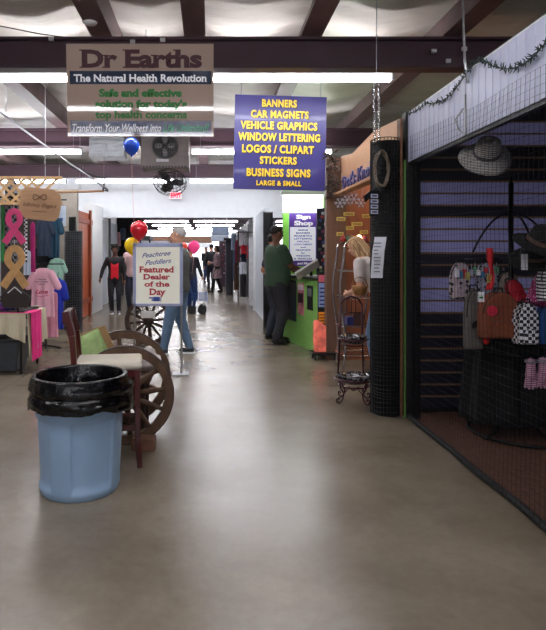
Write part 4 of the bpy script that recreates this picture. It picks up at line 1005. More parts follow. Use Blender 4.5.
# hanging black tee ornament with white text bars and white paper list
Y = 4.40
r = thing('tee_plaque', (X(374,Y),Y,Z(216,Y)), .3, 'small black T-shirt shaped plaque with white words on the net roll', 'plaque')
k = Y/FX; b = MB(); out = [(-5,13),(-5,-5),(-10,-1),(-12,-7),(-5,-12),(5,-13),(11,-7),(8,-2),(4,-5),(4,13)]
b.poly([(u*k,-v*k+.1) for u,v in out], lambda u,v: Vector((u,-.006,v)), lambda u,v: Vector((u,.006,v))); b.build('board', black, r, local=True)
for i, s_ in enumerate(('COME','TO THE','DARK','SIDE')): 
    z_ = .155-i*.042; MB().box(-4.2*k,3.8*k,-.010,-.006,z_-.013,z_+.017).build('word_bar', M('bar_lilac',(204,206,226),.5), r, local=True)
    MB().box(-3*k,2.4*k,-.012,-.010,z_-.004,z_+.008).build('faded_word', M('bar_ink',(60,62,80),.5), r, local=True)
b = MB(); b.grid(lambda u,v: Vector((X(371.5+12*u+ (3 if v<.35 else 0)*(1-v/.35 if v<.35 else 0), 4.36), 4.36-.02*math.sin(v*5), Z(237+41*v,4.36))), 6, 12)
r = thing('paper_list', (X(378,4.36),4.36,Z(278,4.36)), 0, 'long white paper list hanging on the tall net roll', 'paper')
b.build('sheet', M('receipt_white',(222,222,230),.6,emis=.05), r, solid=.001)
b = MB(); rg = random.Random(2)
for i in range(9): z_ = Z(243+i*3.6,4.3); b.box(X(374,4.33),X(374+rg.uniform(4,7.5),4.33),4.334,4.336,z_-.004,z_+.004)
b.build('text_line', M('grey_ink',(120,120,130),.6), r)

# ------------------------------------------------------------------ the netted stall on the right
NX = 1.60
r = thing('stall_pole', (NX,4.52,0), 0, 'dark corner pole with green edge beside the tall net roll', 'pole')
MB().box(NX-.035,NX+.05,4.48,4.56,0,2.44).build('pole_body', black, r); MB().box(NX-.05,NX-.036,4.47,4.485,0,2.06).build('green_strip', M('green_strip',(90,130,60),.5), r)
MB().box(NX-.07,NX-.052,4.50,4.58,0,2.40).build('wood_strip', M('strip_wood',(110,72,48),.7,var=.3), r)
r = thing('stall_pole', (NX+.05,4.40,0), 0, 'black steel upright just inside the netting corner', 'pole')
MB().box(NX+.02,NX+.055,4.40,4.46,0,2.04).build('pole_body', blackm, r)
bandm = M('corrugated_white',(196,200,224),.45,var=.03)
b = MB()
n = 90
for i in range(n):
    y0 = .8 + (4.5-.8)*i/n; y1 = y0+(4.5-.8)/n; x_ = NX-.012-(.004 if i % 2 else 0)
    b.box(x_, x_+.014, y0, y1, 2.045, 2.43)
r = thing('stall_valance', (NX,2.7,2.04), 0, 'white corrugated plastic valance along the top of the netted stall', 'valance'); b.build('sheet', bandm, r)
MB().box(NX-.005,NX+.03,.8,4.5,2.02,2.05).build('bottom_rail', black, r); MB().box(NX,NX+.03,.8,4.5,2.42,2.45).build('top_rail', white, r)
# netting: fine cord squares, slightly slack
b = MB(); nu, nv = 84, 50
def netf(u, v):
    y = .8+3.66*u; z = .03+2.2*v
    return Vector((NX-.045-.012*math.sin(v*7+u*5)-.02*noise.noise(Vector((u*5,v*4,0))), y+.018*noise.noise(Vector((u*4,v*6,3))), z+.025*noise.noise(Vector((u*5,v*5,8)))-.05*math.sin(u*PI)*(v**2)))
b.grid(netf, nu, nv)
tag(b.build('netting', M('net_cord',(20,20,28),.8,var=.2), wire=.002), 'black square netting stretched across the front of the right hand stall', 'netting')
tag(MB().tube([(NX-.02-.02*math.sin(q*2.1)*.3, .8+3.66*q/14, .022) for q in range(15)], .02, 8).build('net_hem', M('hem_black',(18,18,20),.7,bump=.5), smooth=True), 'black rolled hem of the netting on the floor', 'hem')
matb = M('brown_mat',(92,58,42),.75,var=.3,scale=30,bump=.5,bscale=90)
tag(MB().box(NX,4.6,.2,4.6,0,.012).build('stall_flooring', matb), 'reddish brown mat flooring inside the netted stall', 'mat')
# garland of green wire lights
gp = [(403,114),(414,112),(426,104),(440,102),(452,94),(462,80),(469,70),(474,62),(484,60),(492,66),(504,69),(516,68),(526,62),(536,54),(546,42),(560,36)]
G = []
for px, py in gp:
    Y = (NX-.03)*FX/(px-VX); G.append(Vector((NX-.03, Y, Z(py,Y))))
# smooth
S = []
for i in range(len(G)-1):
    for q in range(8): S.append(G[i].lerp(G[i+1], q/8))
S.append(G[-1])
r = thing('light_garland', (NX-.03,3.4,2.25), 0, 'green wire fairy light garland draped along the top of the white valance', 'garland')
b = MB(); b.tube(S, .003, 6); b.build('wire', M('garland_wire',(26,40,34),.6), r)
b = MB(); rg = random.Random(4)
for i, p_ in enumerate(S):
    for q in range(3):
        d_ = Vector((rg.uniform(-.6,.2),rg.uniform(-1,1),rg.uniform(-1,1))).normalized()*rg.uniform(.015,.035)
        b.tube([p_, p_+d_*.6, p_+d_], [.0018,.003,.0015], 5)
b.build('bulb_sprigs', M('garland_leaf',(34,52,46),.6,var=.4), r)
rod('hanging_rod', [(NX-.02, 3.55, 3.47),(NX-.03,3.45,2.5),(NX-.035,3.40,2.35)], .008, steel, 'grey rod hanging from the roof to the top of the white valance')
rod('net_hook', [(NX-.04,3.42,2.28),(NX-.045,3.40,2.03),(NX-.045,3.5,2.08),(NX-.045,3.55,2.16),(NX-.04,3.45,2.2)], .006, steel, 'bent steel hook over the net on the white valance', 'hook')
# slatwall
r = thing('slatwall', (3.0,4.62,0), 0, 'dark slatted display wall with pale lavender bands behind the netting', 'wall panel')
dk = M('slat_dark',(30,27,42),.5,var=.15); lav = M('slat_lavender',(138,136,184),.5,var=.08,emis=.08); gold = M('slat_gold',(118,90,68),.5,emis=.03)  # lavender and gold glow faintly so they stand out in the stall
bands = [(1.76,1.93),(1.33,1.57),(.88,1.14),(2.2,2.42)]
b1 = MB(); b2 = MB(); b3 = MB(); z = .05
while z < 2.42:
    z2_ = z+.098; lavq = any(a-.02 <= z+.05 <= c+.02 for a, c in bands)
    (b2 if lavq else b1).box(1.70, 4.55, 4.60, 4.62, z, z2_-.016); b3.box(1.70,4.55,4.606,4.63,z2_-.017,z2_+.001); z = z2_
b1.build('dark_slats', dk, r); b2.build('lavender_slats', lav, r); b3.build('groove', gold, r)
b = MB(); b.box(1.70,4.55,4.63,4.65,0,2.45); b.build('backing', black, r)
# sun hat
Y = 3.6; k = Y/FX; c_ = Vector((X(487,Y),Y,Z(153,Y)))
r = thing('sun_hat', (c_.x,c_.y,c_.z-.12), 0, 'wide brimmed pale straw sun hat hanging behind the netting', 'hat')
straw = wave_mat('straw_weave',(190,186,182),(84,80,82),30,direction='Z',bump=1); RH = Matrix.Rotation(math.radians(-18),4,'Y') @ Matrix.Rotation(math.radians(50),4,'X') @ Matrix.Scale(.82,4)
b = MB(); b.lathe([(.005,.13),(.05,.128),(.085,.105),(.095,.06),(.10,.0),(.13,-.012),(.17,-.03),(.195,-.055)], (0,0,0), 48, cap=False, wob=lambda a,z: 1+(.04*math.sin(3*a) if z<-.01 else 0))
b.xf(Matrix.Translation(c_+Vector((0,0,-.0))) @ RH); b.build('straw', straw, r, smooth=True, solid=.004)
b = MB(); b.lathe([(.098,.03),(.102,.0),(.101,-.004)], (0,0,0), 40, cap=False); b.xf(Matrix.Translation(c_) @ RH); b.build('hat_band', M('band_grey',(70,68,74),.8), r, solid=.003)
MB().tube([c_+Vector((0,.05,.08)), (c_.x,c_.y+.08,2.47)], .002, 5).build('thread', steel, r)
r = thing('knit_cap', (X(455,3.9),3.9,Z(150,3.9)), 0, 'dim patterned cap hanging left of the straw hat behind the netting', 'hat')
b = MB(); b.ell((X(455,3.9)+.22,4.05,1.96),(.09,.09,.07),16); b.box(X(455,3.9)+.14,X(455,3.9)+.30,3.9,4.0,1.93,1.945); b.build('cap_body', M('dim_cap',(60,58,66),.8), r, smooth=True)
MB().tube([(X(455,3.9)+.22,4.05,2.02),(X(455,3.9)+.22,4.05,2.47)], .002, 4).build('thread', steel, r)

# spinner rack
px_, Y = 511, 4.05; cx = X(px_,Y)
r = thing('spinner_rack', (cx+.04,Y,0), 0, 'black iron spinner rack carrying bags in the netted stall', 'rack')
MB().tube([(cx,Y,.05),(cx,Y,Z(183,Y))], .018, 10).build('pole', blackm, r, smooth=True)
MB().tube([(cx,Y,Z(183,Y)-.01),(cx,Y,Z(180,Y)+.02)], [.018,.004], 8).build('finial', blackm, r, smooth=True)
b = MB(); b.ring((cx+.08,Y,.03), .36, .012, 48); b.build('base_ring', blackm, r, smooth=True)
for a in range(4):
    an = a*PI/2+.6; d_ = Vector((math.cos(an),math.sin(an),0)); c_ = Vector((cx,Y,0))
    MB().tube([c_+Vector((0,0,.22)), c_+d_*.12+Vector((0,0,.16)), c_+d_*.22+Vector((0,0,.05)), c_+d_*.34+Vector((.0,0,.035))], .011, 8).build('base_scroll', blackm, r, smooth=True)
for s_, q in ((-1,0),(1,0),(0,1)):
    d_ = Vector((s_,-.15-.6*q,0)).normalized(); P_ = [Vector((cx,Y,1.60))+d_*(.30*t_)+Vector((0,0,-.28*t_**2.2)) for t_ in [q2/10 for q2 in range(11)]]
    MB().tube(P_, .008, 6).build('curved_arm', blackm, r, smooth=True)
for z, rr in ((1.27,.30),(.98,.30),(.62,.28)):
    b = MB(); b.ring((cx,Y,z), rr, .006, 40)
    for a in range(6): b.tube([(cx,Y,z),(cx+rr*math.cos(a*PI/3+.3),Y+rr*math.sin(a*PI/3+.3),z)], .005, 5)
    b.build('hoop', blackm, r)
for a in range(5):
    an = PI+.35+a*.6; z = [.98,1.2,.72,1.25,1.0][a]
    MB().tube([(cx+.28*math.cos(an),Y+.28*math.sin(an),z),(cx+.36*math.cos(an),Y+.36*math.sin(an),z+.0),(cx+.37*math.cos(an),Y+.37*math.sin(an),z+.02)], .004, 6).build('peg', chrome, r)
# black drape round the lower rack
b = MB()
def drape(u, v):
    a = 2*PI*u; rr = .24+.05*v+.02*math.sin(a*9)+.012*math.sin(a*17+1)
    return Vector((cx-.02+rr*1.1*math.cos(a), Y+rr*.8*math.sin(a), .70-.58*v))
b.grid(drape, 90, 10); bmesh.ops.remove_doubles(b.bm, verts=b.bm.verts, dist=.0005)
tag(b.build('black_drape', M('drape_black',(8,8,10),.95,var=.3), smooth=True, solid=.004), 'black cloth hanging round the lower half of the spinner rack', 'cloth')
# backpacks
def backpack(px0, px1, py0, py1, Y, mat, lab, name='backpack', tilt=0, extra=None, depth=.12, strapm=None):
    k = Y/FX; w_ = (px1-px0)*k/2; h = (py1-py0)*k; c_ = Vector((X((px0+px1)/2,Y),Y,Z(py1,Y)))
    r = thing(name, c_, 0, lab, 'bag'); r.rotation_euler = (0,tilt,0)
    n = 16; out = [(w_*.93,0),(w_,h*.12)] + [(w_*math.cos(a)*1.0, h*.55+h*.45*math.sin(a)) for a in [PI*q/n for q in range(n+1)]] + [(-w_,h*.12),(-w_*.93,0)]
    b = MB(); b.poly(out, lambda u,v: Vector((u*.93,-depth/2,v*.97+.01)), lambda u,v: Vector((u,depth/2,v)))
    b.build('bag_body', mat, r, local=True, voxel=.008, sm=8)
    b = MB(); b.tube([Vector((x_*.96,-depth*.28,z_)) for x_,z_ in out[2:-2]], .004, 6); b.build('zip', black, r, local=True)
    b = MB(); q_ = [(w_*.62,h*.06),(w_*.66,h*.3),(w_*.4,h*.42),(-w_*.4,h*.42),(-w_*.66,h*.3),(-w_*.62,h*.06)]
    b.poly(q_, lambda u,v: Vector((u*.95,-depth*.72,v)), lambda u,v: Vector((u,-depth*.4,v))); b.build('front_pocket', mat, r, local=True, bevel=.012)
    MB().tube([(-.03,0,h*.97),(-.025,0,h*1.08),(.025,0,h*1.08),(.03,0,h*.97)], .006, 6).build('top_loop', strapm or black, r, local=True)
    return r, w_, h, k
r, w_, h, k = backpack(480.5, 516, 292, 339, 3.72, M('rust_canvas',(120,60,34),.8,var=.12,bump=.3,bscale=60), 'rust brown backpack with a red round patch hanging on the spinner rack')
MB().lathe([(.032,-.006),(.034,.0),(.03,.006)], (-w_*.62,-.066,h*.62), 20, 'Y').build('round_patch', M('red_patch',(206,30,60),.6), r, local=True)
r, w_, h, k = backpack(515, 536, 303, 345, 3.62, wave_mat('hounds_check',(16,16,20),(226,226,232),48,typ='CHECK'), 'black and white checked small backpack right of the rust one', depth=.1)
r, w_, h, k = backpack(527, 546, 268, 306, 3.72, wave_mat('magenta_dots',(226,190,216),(168,36,108),60,typ='VORONOI',sharp=.3), 'magenta dotted backpack hanging above the checked one', tilt=.35, depth=.1)
r, w_, h, k = backpack(514, 530, 277, 304, 3.9, M('red_nylon',(176,26,44),.5), 'bright red pouch left of the magenta backpack', name='pouch', tilt=-.5, depth=.06)
r, w_, h, k = backpack(465, 482, 290, 350, 3.86, M('grey_canvas',(92,86,82),.8,var=.25), 'slim grey canvas bag at the left of the rust backpack', name='shoulder_bag', depth=.08)
MB().lathe([(.034,-.006),(.036,.0),(.03,.008)], (0,-.05,h*.42), 20, 'Y').build('badge', black, r, local=True)
MB().ell((w_*.9,-.07,h*.18),(.022,.022,.026)).build('red_pompom', M('pompom_red',(220,30,30),.8), r, local=True, smooth=True)
r, w_, h, k = backpack(450, 470, 262, 300, 4.1, wave_mat('floral_print',(40,38,44),(176,160,168),30,typ='VORONOI',sharp=.4), 'floral printed tote behind the grey canvas bag', name='tote_bag', depth=.05)
r, w_, h, k = backpack(497, 518, 272, 302, 4.15, M('beige_tote',(150,136,130),.8,var=.3,scale=12), 'beige tote bag above the rust backpack', name='tote_bag', depth=.05)
r, w_, h, k = backpack(476, 498, 262, 296, 4.15, wave_mat('speckle_print',(34,36,50),(150,150,170),44,typ='VORONOI',sharp=.35), 'dark speckled tote bag behind the white price tag', name='tote_bag', depth=.05)
r, w_, h, k = backpack(536, 556, 305, 345, 3.75, M('blue_nylon',(30,84,150),.5,var=.2), 'bright blue bag at the right frame edge', name='shoulder_bag', depth=.08)
r, w_, h, k = backpack(538, 560, 228, 262, 3.75, wave_mat('zebra_print',(16,16,20),(230,226,232),16,direction='Z'), 'zebra striped bag at the upper right edge of the rack', name='shoulder_bag', depth=.08) if False else (None,0,0,0)
# zebra bag under the hats
r, w_, h, k = backpack(539, 562, 262, 302, 3.6, wave_mat('zebra_print',(16,16,20),(234,230,236),14,direction='Z',bump=1), 'zebra striped bag at the right edge above the blue bag', name='shoulder_bag', depth=.08)
# red scarf strip
b = MB(); b.grid(lambda u,v: Vector((X(486+5*u+3*math.sin(v*3),3.8), 3.8+.015*math.sin(u*5+v*8), Z(248+42*v,3.8))), 6, 20)
tag(b.build('scarf', M('scarf_red',(200,24,34),.7), solid=.006, smooth=True), 'red scarf strip hanging above the white price tag', 'scarf')
# price tags
def ptag(px, py, Y, w_, h_, lab, green=True):
    k = Y/FX; r = thing('price_tag', (X(px,Y),Y,Z(py,Y)-h_*k/2), 0, lab, 'tag')
    MB().box(-w_*k/2,w_*k/2,-.002,.002,0,h_*k).build('card', pw, r, local=True, bevel=.001)
    if green: MB().box(-w_*k*.3,w_*k*.3,-.004,-.002,h_*k*.35,h_*k*.55).build('printed_mark', green_ink, r, local=True)
    MB().tube([(0,0,h_*k),(0,.02,h_*k+.06)], .0015, 4).build('tag_string', black, r, local=True)
ptag(481, 297, 3.6, 6.5, 10, 'white price tag with green mark on the grey bag'); ptag(524.5, 262, 3.6, 6.5, 16, 'long white price tag under the black hats', False)
# black hats
def hat(px, py, Y, rr, lab, rot, mat=None):
    c_ = Vector((X(px,Y),Y,Z(py,Y))); r = thing('hat', c_-Vector((0,0,.1)), 0, lab, 'hat')
    b = MB(); b.lathe([(.004,.11),(.05,.108),(.078,.085),(.085,.03),(.088,0),(rr,-.015),(rr,-.022),(.085,-.01)], (0,0,0), 36, cap=False); b.xf(Matrix.Translation(c_) @ Matrix.Rotation(rot,4,'Y') @ Matrix.Rotation(.5,4,'X'))
    b.build('felt', mat or M('felt_black',(10,10,12),.9), r, smooth=True)
    b = MB(); b.lathe([(.09,.005),(.088,.03)], (0,0,0), 30, cap=False); b.xf(Matrix.Translation(c_) @ Matrix.Rotation(rot,4,'Y') @ Matrix.Rotation(.5,4,'X')); b.build('hat_band', M('band_brown',(80,56,44),.7), r)
hat(541, 243, 3.45, .16, 'black felt hat at the right edge above the long tag', .2); hat(535, 256, 3.68, .15, 'second black felt hat tucked under the first', -.3)
kr = random.Random(21)
for i in range(12):
    px = 457+i*3.6; Yk = 3.80+.02*(i%3); zt = Z(264+kr.uniform(0,6),Yk); hh = kr.uniform(.05,.10); xk = X(px,Yk)
    rk = thing('keychain', (xk,Yk,zt-hh), 0, 'small keychain charm in the row at the left side of the spinner rack', 'keychain', 'keychains on the spinner rack')
    MB().box(-.016,.016,-.004,.004,0,hh*.7).build('charm', M('charm%d'%(i%6), [(210,210,216),(60,110,150),(190,60,70),(170,160,90),(150,150,170),(90,140,110)][i%6],.4), rk, local=True, bevel=.003)
    MB().tube([(0,0,hh*.7),(0,0,hh+.02)], .002, 5).build('split_ring', steel, rk, local=True)
tag(MB().tube([(X(455,3.84),3.84,Z(262,3.84)),(X(502,3.84),3.84,Z(262,3.84)),(cx,4.0,Z(262,3.84))], .005, 6).build('display_bar', blackm), 'thin black bar carrying the keychains in the netted stall', 'bar')
# small gloves: pink
def glove(px, py, Y, lab):
    k = Y/FX; c_ = Vector((X(px,Y),Y,Z(py,Y))); r = thing('glove', c_-Vector((0,0,.10)), 0, lab, 'glove', None)
    b = MB(); b.ell((0,0,.11),(.036,.022,.055),14); b.limb((0,0,.12),(0,0,.19),.03,.027)
    for q in range(4): b.limb(((q-1.5)*.018,0,.08),((q-1.5)*.024,0,.015+.01*abs(q-1.5)),.011,.009,8)
    b.limb((.028,0,.12),(.055,-.005,.075),.011,.009,8)
    b.build('knit', wave_mat('pink_knit',(220,160,184),(120,92,110),26,direction='Z'), r, local=True, voxel=.005, sm=2)
    MB().ring((0,0,.19), .03, .007, 20).build('cuff', M('cuff_grey',(130,130,140),.8), r, local=True, smooth=True)
glove(531, 376, 3.55, 'pink striped glove hanging low at the right edge, left of a pair'); glove(543, 375, 3.55, 'pink striped glove hanging low at the right edge, right of a pair')
r = thing('glove_peg', (X(537,3.58),3.58,Z(360,3.58)), 0, 'chrome peg carrying the pink gloves', 'peg')
MB().tube([(X(524,3.58),3.58,Z(360,3.58)),(X(556,3.58),3.58,Z(358,3.58))], .005, 6).build('rail', chrome, r); MB().tube([(X(545,3.58),3.58,Z(359,3.58)),(cx+.2,Y if False else 4.0,Z(359,3.58))], .004, 6).build('arm', chrome, r)
tag(MB().tube([(X(524,3.7),3.7,Z(268,3.7)),(X(535,3.7),3.72,Z(270,3.7)),(X(556,3.7),3.75,Z(264,3.7))], .005, 6).build('hanging_rail', chrome), 'pale hanging rail at the right edge under the hats', 'rail')
#PART5
# ------------------------------------------------------------------ people (local frame: front +x, left +y)
def ik(a, b, l1, l2, pole):
    a = Vector(a); b = Vector(b); d = b-a; L = min(d.length, (l1+l2)*.999); t_ = d.normalized()
    x = (l1*l1-l2*l2+L*L)/(2*L); hh = math.sqrt(max(0, l1*l1-x*x)); p = Vector(pole); p = (p-t_*p.dot(t_)).normalized()
    return a+t_*x+p*hh, a+t_*L
def person(px, Y, H, yaw, label, skin, shirt, legs, shoe, hair, feet=((.0,.1),(.0,-.1)), hands=((.12,.27,.86),(.12,-.27,.86)), lean=0, belly=0, sleeve='short',
           hem=.86, dress=None, hairstyle='short', head_yaw=0, nod=0, vox=.008, grp=None, open_jacket=None, glasses=False, lift=(0,0), width=1.0, shorts=False):
    s = H/1.75; r = thing('person', (X(px,Y),Y,0), yaw, label, 'person', grp); r.scale = (s,s,s)
    CL = math.cos(lean); SL = math.sin(lean)
    def T(p):
        p = Vector(p); q = p-Vector((0,0,.95)); f = max(0, min(1, (p.z-.85)/.25)); a = lean*f
        return Vector((q.x*math.cos(a)+q.z*math.sin(a), q.y, -q.x*math.sin(a)+q.z*math.cos(a))) + Vector((0,0,.95))
    W = width
    def torso(b, inf, z0, z1, bel):
        secs = []
        for z, rx, ry in ((.80,.085,.13),(.86,.115,.165),(.93,.122,.172),(1.0,.115,.16),(1.08,.105,.148),(1.18,.112,.158),(1.28,.122,.175),(1.36,.118,.185),(1.42,.095,.165),(1.46,.07,.11),(1.495,.06,.066)):
            if z < z0-1e-4 or z > z1+1e-4: continue
            bb = bel*max(0, 1-abs(z-1.05)/.25)
            secs.append((bb*.5-.0, 0, z, (rx+inf+bb*.6)*W, (ry+inf+bb*.25)*W))
        b.loft(secs, 28, T)
    sh = [T((0, sy*.185*W, 1.405)) for sy in (1,-1)]; hd = []; el = []
    for i, sy in enumerate((1,-1)):
        e_, h_ = ik(sh[i], hands[i], .29, .26, (-.75, sy*.5, -.35)); el.append(e_); hd.append(h_)
    hip = [Vector((0, sy*.095*W, .90)) for sy in (1,-1)]; kn = []; an = []
    for i, sy in enumerate((1,-1)):
        k_, a_ = ik(hip[i], (feet[i][0], feet[i][1], .085+lift[i]), .42, .42, (1, sy*.08, 0)); kn.append(k_); an.append(a_)
    hc = T((.015, 0, 1.645)); RH = Matrix.Rotation(head_yaw,3,'Z') @ Matrix.Rotation(nod+lean*.5,3,'Y')
    hp = lambda x,y,z: hc + RH @ Vector((x,y,z))
    # body: one continuous surface
    b = MB(); torso(b, -.008, .80, 1.495, belly)
    b.tube([T((-.005,0,1.44)), T((0,0,1.50)), T((.005,0,1.56)), hp(-.01,0,-.03)], [.062,.055,.054,.06], 14)
    b.ell(hp(-.008,0,.02),(.096,.076,.088),20,RH); b.ell(hp(.026,0,-.045),(.066,.06,.068),16,RH); b.ell(hp(.05,0,-.085),(.032,.034,.026),12,RH)
    b.limb(hp(.085,0,.015), hp(.108,0,-.02), .010, .015, 8); b.ell(hp(.082,0,.035),(.014,.05,.012),10,RH)
    for sy in (-1,1): b.ell(hp(-.005,sy*.078,-.01),(.018,.012,.032),10,RH); b.ell(hp(.06,sy*.035,-.03),(.03,.022,.022),10,RH)
    b.ell(hp(.086,0,-.06),(.016,.026,.010),8,RH)
    for i, sy in enumerate((1,-1)):
        b.limb(T((0,sy*.13*W,1.40)), sh[i], .055, .055); b.limb(sh[i], el[i], .053*W, .041*W); b.limb(el[i], hd[i], .041*W, .027)
        f = (hd[i]-el[i]).normalized(); side = Vector((0,-sy,0)); side = (side-f*side.dot(f)).normalized(); nrm = f.cross(side)
        if not shorts: b.limb(hip[i], kn[i], .085*W, .055); b.limb(kn[i], an[i], .052, .036)
        else: b.limb(hip[i], kn[i], .085, .055); b.limb(kn[i], an[i], .052, .036)
        b.limb(an[i], an[i]+Vector((.11,0,-.045)), .034, .026)
        # palm and fingers, slightly curled
        pc = hd[i]+f*.045; b.limb(hd[i], hd[i]+f*.07, .024, .03, 10)
        for q in range(4):
            o_ = side*0 + nrm*((q-1.5)*.0185); ln = (.062,.074,.07,.055)[q]
            p0 = hd[i]+f*.075+o_; p1 = p0+f*ln*.5+side*.010; p2 = p1+f*ln*.42+side*.022
            b.limb(p0-f*.02, p1, .0095, .0085, 8); b.limb(p1, p2, .0085, .0075, 8)
        tb = hd[i]+f*.03-nrm*.026; b.limb(tb, tb+f*.035-nrm*.025+side*.01, .011, .0095, 8); b.limb(tb+f*.035-nrm*.025+side*.01, tb+f*.065-nrm*.028+side*.02, .0095, .008, 8)
    body = b.build('body', skin, r, local=True, voxel=vox, sm=2)
    # clothing
    lg = None
    if legs:
        b = MB(); torso(b, .012, .80, 1.0, belly*.8)
        for i, sy in enumerate((1,-1)):
            e_ = an[i] + Vector((0,0,.0)) if not shorts else kn[i]
            b.limb(hip[i], kn[i], .103*W, .074*W, 16); b.limb(kn[i], e_+(kn[i]-e_)*.04, .074*W, .056, 16)
        lg = b.build('trousers', legs, r, local=True, voxel=vox*1.3, sm=4)
    b = MB()
    if dress:
        torso(b, .014, 1.0, 1.42, 0); b.loft([(0,0,hem,.19,.24),(0,0,hem+.12,.175,.225),(0,0,.86,.145,.195),(0,0,1.02,.12,.165)], 30, T)
    else: torso(b, .016, hem if hem > .8 else .80, 1.46, belly)
    b.tube([T((-.0,0,1.42)), T((0,0,1.475))], [.085,.066], 16)
    for i, sy in enumerate((1,-1)):
        b.limb(T((0,sy*.12*W,1.40)), sh[i], .07, .07)
        if sleeve == 'short': b.limb(sh[i], sh[i].lerp(el[i],.62), .07*W, .066*W, 14)
        elif sleeve == 'long': b.limb(sh[i], el[i], .066*W, .055*W, 14); b.limb(el[i], el[i].lerp(hd[i],.9), .055*W, .04, 14)
    b.build('dress' if dress else ('jacket' if open_jacket else 'shirt'), shirt, r, local=True, voxel=vox*1.3, sm=3)
    if open_jacket:
        b = MB(); P_ = []
        b.grid(lambda u,v: T((.118+.032*math.sin(v*PI)*.6+ (.012 if v<.7 else -.03*(v-.7)/.3), (u-.5)*.19, .90+.53*v)), 8, 14)
        b.build('undershirt', open_jacket, r, local=True, smooth=True, solid=.02)
    for i in range(2):
        a_ = an[i]; b = MB(); z0 = a_.z-.085
        b.ell((a_.x+.075,a_.y,z0+.045),(.085,.043,.042),16); b.ell((a_.x-.01,a_.y,z0+.05),(.055,.037,.05),14); b.limb((a_.x,a_.y,z0+.06),(a_.x-.005,a_.y,z0+.11),.042,.045,12)
        for v in b.bm.verts: v.co.z = max(v.co.z, z0+.012)
        o = b.build('shoe', shoe, r, local=True, voxel=.009, sm=2)
        b = MB(); b.loft([(a_.x+.05,a_.y,z0,.125,.046),(a_.x+.05,a_.y,z0+.022,.125,.045)], 20); b.build('sole', white if shoe.name in ('sneaker','sneaker_dark') else black, o, local=True)
    # hair
    b = MB()
    if hairstyle == 'afro':
        b.ell(hp(-.035,0,.045),(.105,.108,.11),18,RH); b.ell(hp(.02,0,.10),(.075,.085,.055),14,RH); [b.ell(hp(-.02+.07*math.cos(q),.075*math.sin(q),.11+.02*math.sin(q*3)),(.038,.038,.038),8) for q in (0.6,1.6,2.6,3.6,4.6,5.6)]
    else:
        b.ell(hp(-.022,0,.035),(.094,.082,.085),20,RH); b.ell(hp(.015,0,.075),(.07,.062,.04),14,RH)
        if hairstyle == 'long':
            b.limb(hp(-.06,0,.0), hp(-.095,0,-.16), .075, .07); b.limb(hp(-.095,0,-.16), hp(-.10,.0,-.36), .075, .045)
            for sy in (-1,1): b.limb(hp(-.02,sy*.07,.02), hp(-.01,sy*.085,-.20), .03, .03)
        if hairstyle == 'bob':
            for sy in (-1,1): b.limb(hp(-.02,sy*.065,.02), hp(-.01,sy*.075,-.09), .035, .035)
            b.limb(hp(-.06,0,0), hp(-.07,0,-.09), .06, .06)
    b.build('hair', hair, r, local=True, voxel=.009, sm=1)
    for sy in (-1,1):
        MB().ell(hp(.081,sy*.032,.012),(.009,.013,.008),10,RH).build('eye', M('eye_dark',(24,18,16),.3), r, local=True)
    MB().ell(hp(.098,0,-.062),(.008,.024,.006),10,RH).build('mouth', M('lip_red',(130,62,56),.5), r, local=True)
    if glasses: MB().tube([hp(.09,-.06,.012),hp(.10,0,.012),hp(.09,.06,.012)], .004, 6).build('glasses', black, r, local=True)
    return r
skin_d = M('skin_deep',(104,66,48),.5,var=.06); skin_l = M('skin_light',(206,156,130),.5,var=.06); skin_m = M('skin_tan',(176,120,92),.5,var=.06)
hair_b = M('hair_black',(20,17,17),.7,var=.3,scale=60); hair_g = M('hair_grey',(168,164,162),.7,var=.15,scale=60); hair_bl = wave_mat('hair_blonde',(150,112,76),(206,170,124),22,direction='Y',bump=1); hair_br = M('hair_brown',(60,40,30),.7,var=.3,scale=60)
shoe_b = M('shoe_black',(18,18,20),.5); sneaker = M('sneaker',(110,112,120),.6); sneaker_d = M('sneaker_dark',(48,52,60),.6)
jeans = M('blue_jeans',(98,124,154),.85,var=.16,scale=14,bump=.2); slack = M('charcoal_trousers',(40,40,48),.8,var=.12,scale=6,bump=.25,bscale=9); darkj = M('dark_jeans',(38,44,60),.85,var=.15)
# man in green at the counter
person(276, 8.2, 1.72, math.radians(18), 'man in dark green T-shirt and charcoal trousers standing at the green counter', skin_d, M('green_tee',(46,70,50),.8,var=.1,scale=5,bump=.25,bscale=9), slack, shoe_b, hair_b,
       feet=((.10,.09),(-.05,-.11)), hands=((.40,.10,1.06),(.38,-.10,1.09)), belly=.07, width=1.16, hem=.84, head_yaw=.1, nod=.15, vox=.007)
person(272.5, 8.78, 1.62, math.radians(14), 'person mostly hidden behind the man in green, elbow showing', skin_m, M('grey_top',(60,58,66),.8), darkj, shoe_b, hair_b,
       feet=((-.05,.08),(-.10,-.10)), hands=((.10,.16,.98),(.20,-.20,1.02)), vox=.01)
# grey haired man walking
person(179, 7.35, 1.66, math.radians(172), 'grey haired man in charcoal T-shirt and blue jeans walking behind the featured dealer sign', skin_l, M('charcoal_tee',(84,86,84),.8,var=.08,bump=.2,bscale=9), jeans, sneaker_d, hair_g,
       feet=((.20,.07),(-.14,-.08)), hands=((.16,.24,.98),(.20,-.22,.98)), width=1.1, hem=.82, belly=.03, vox=.007)
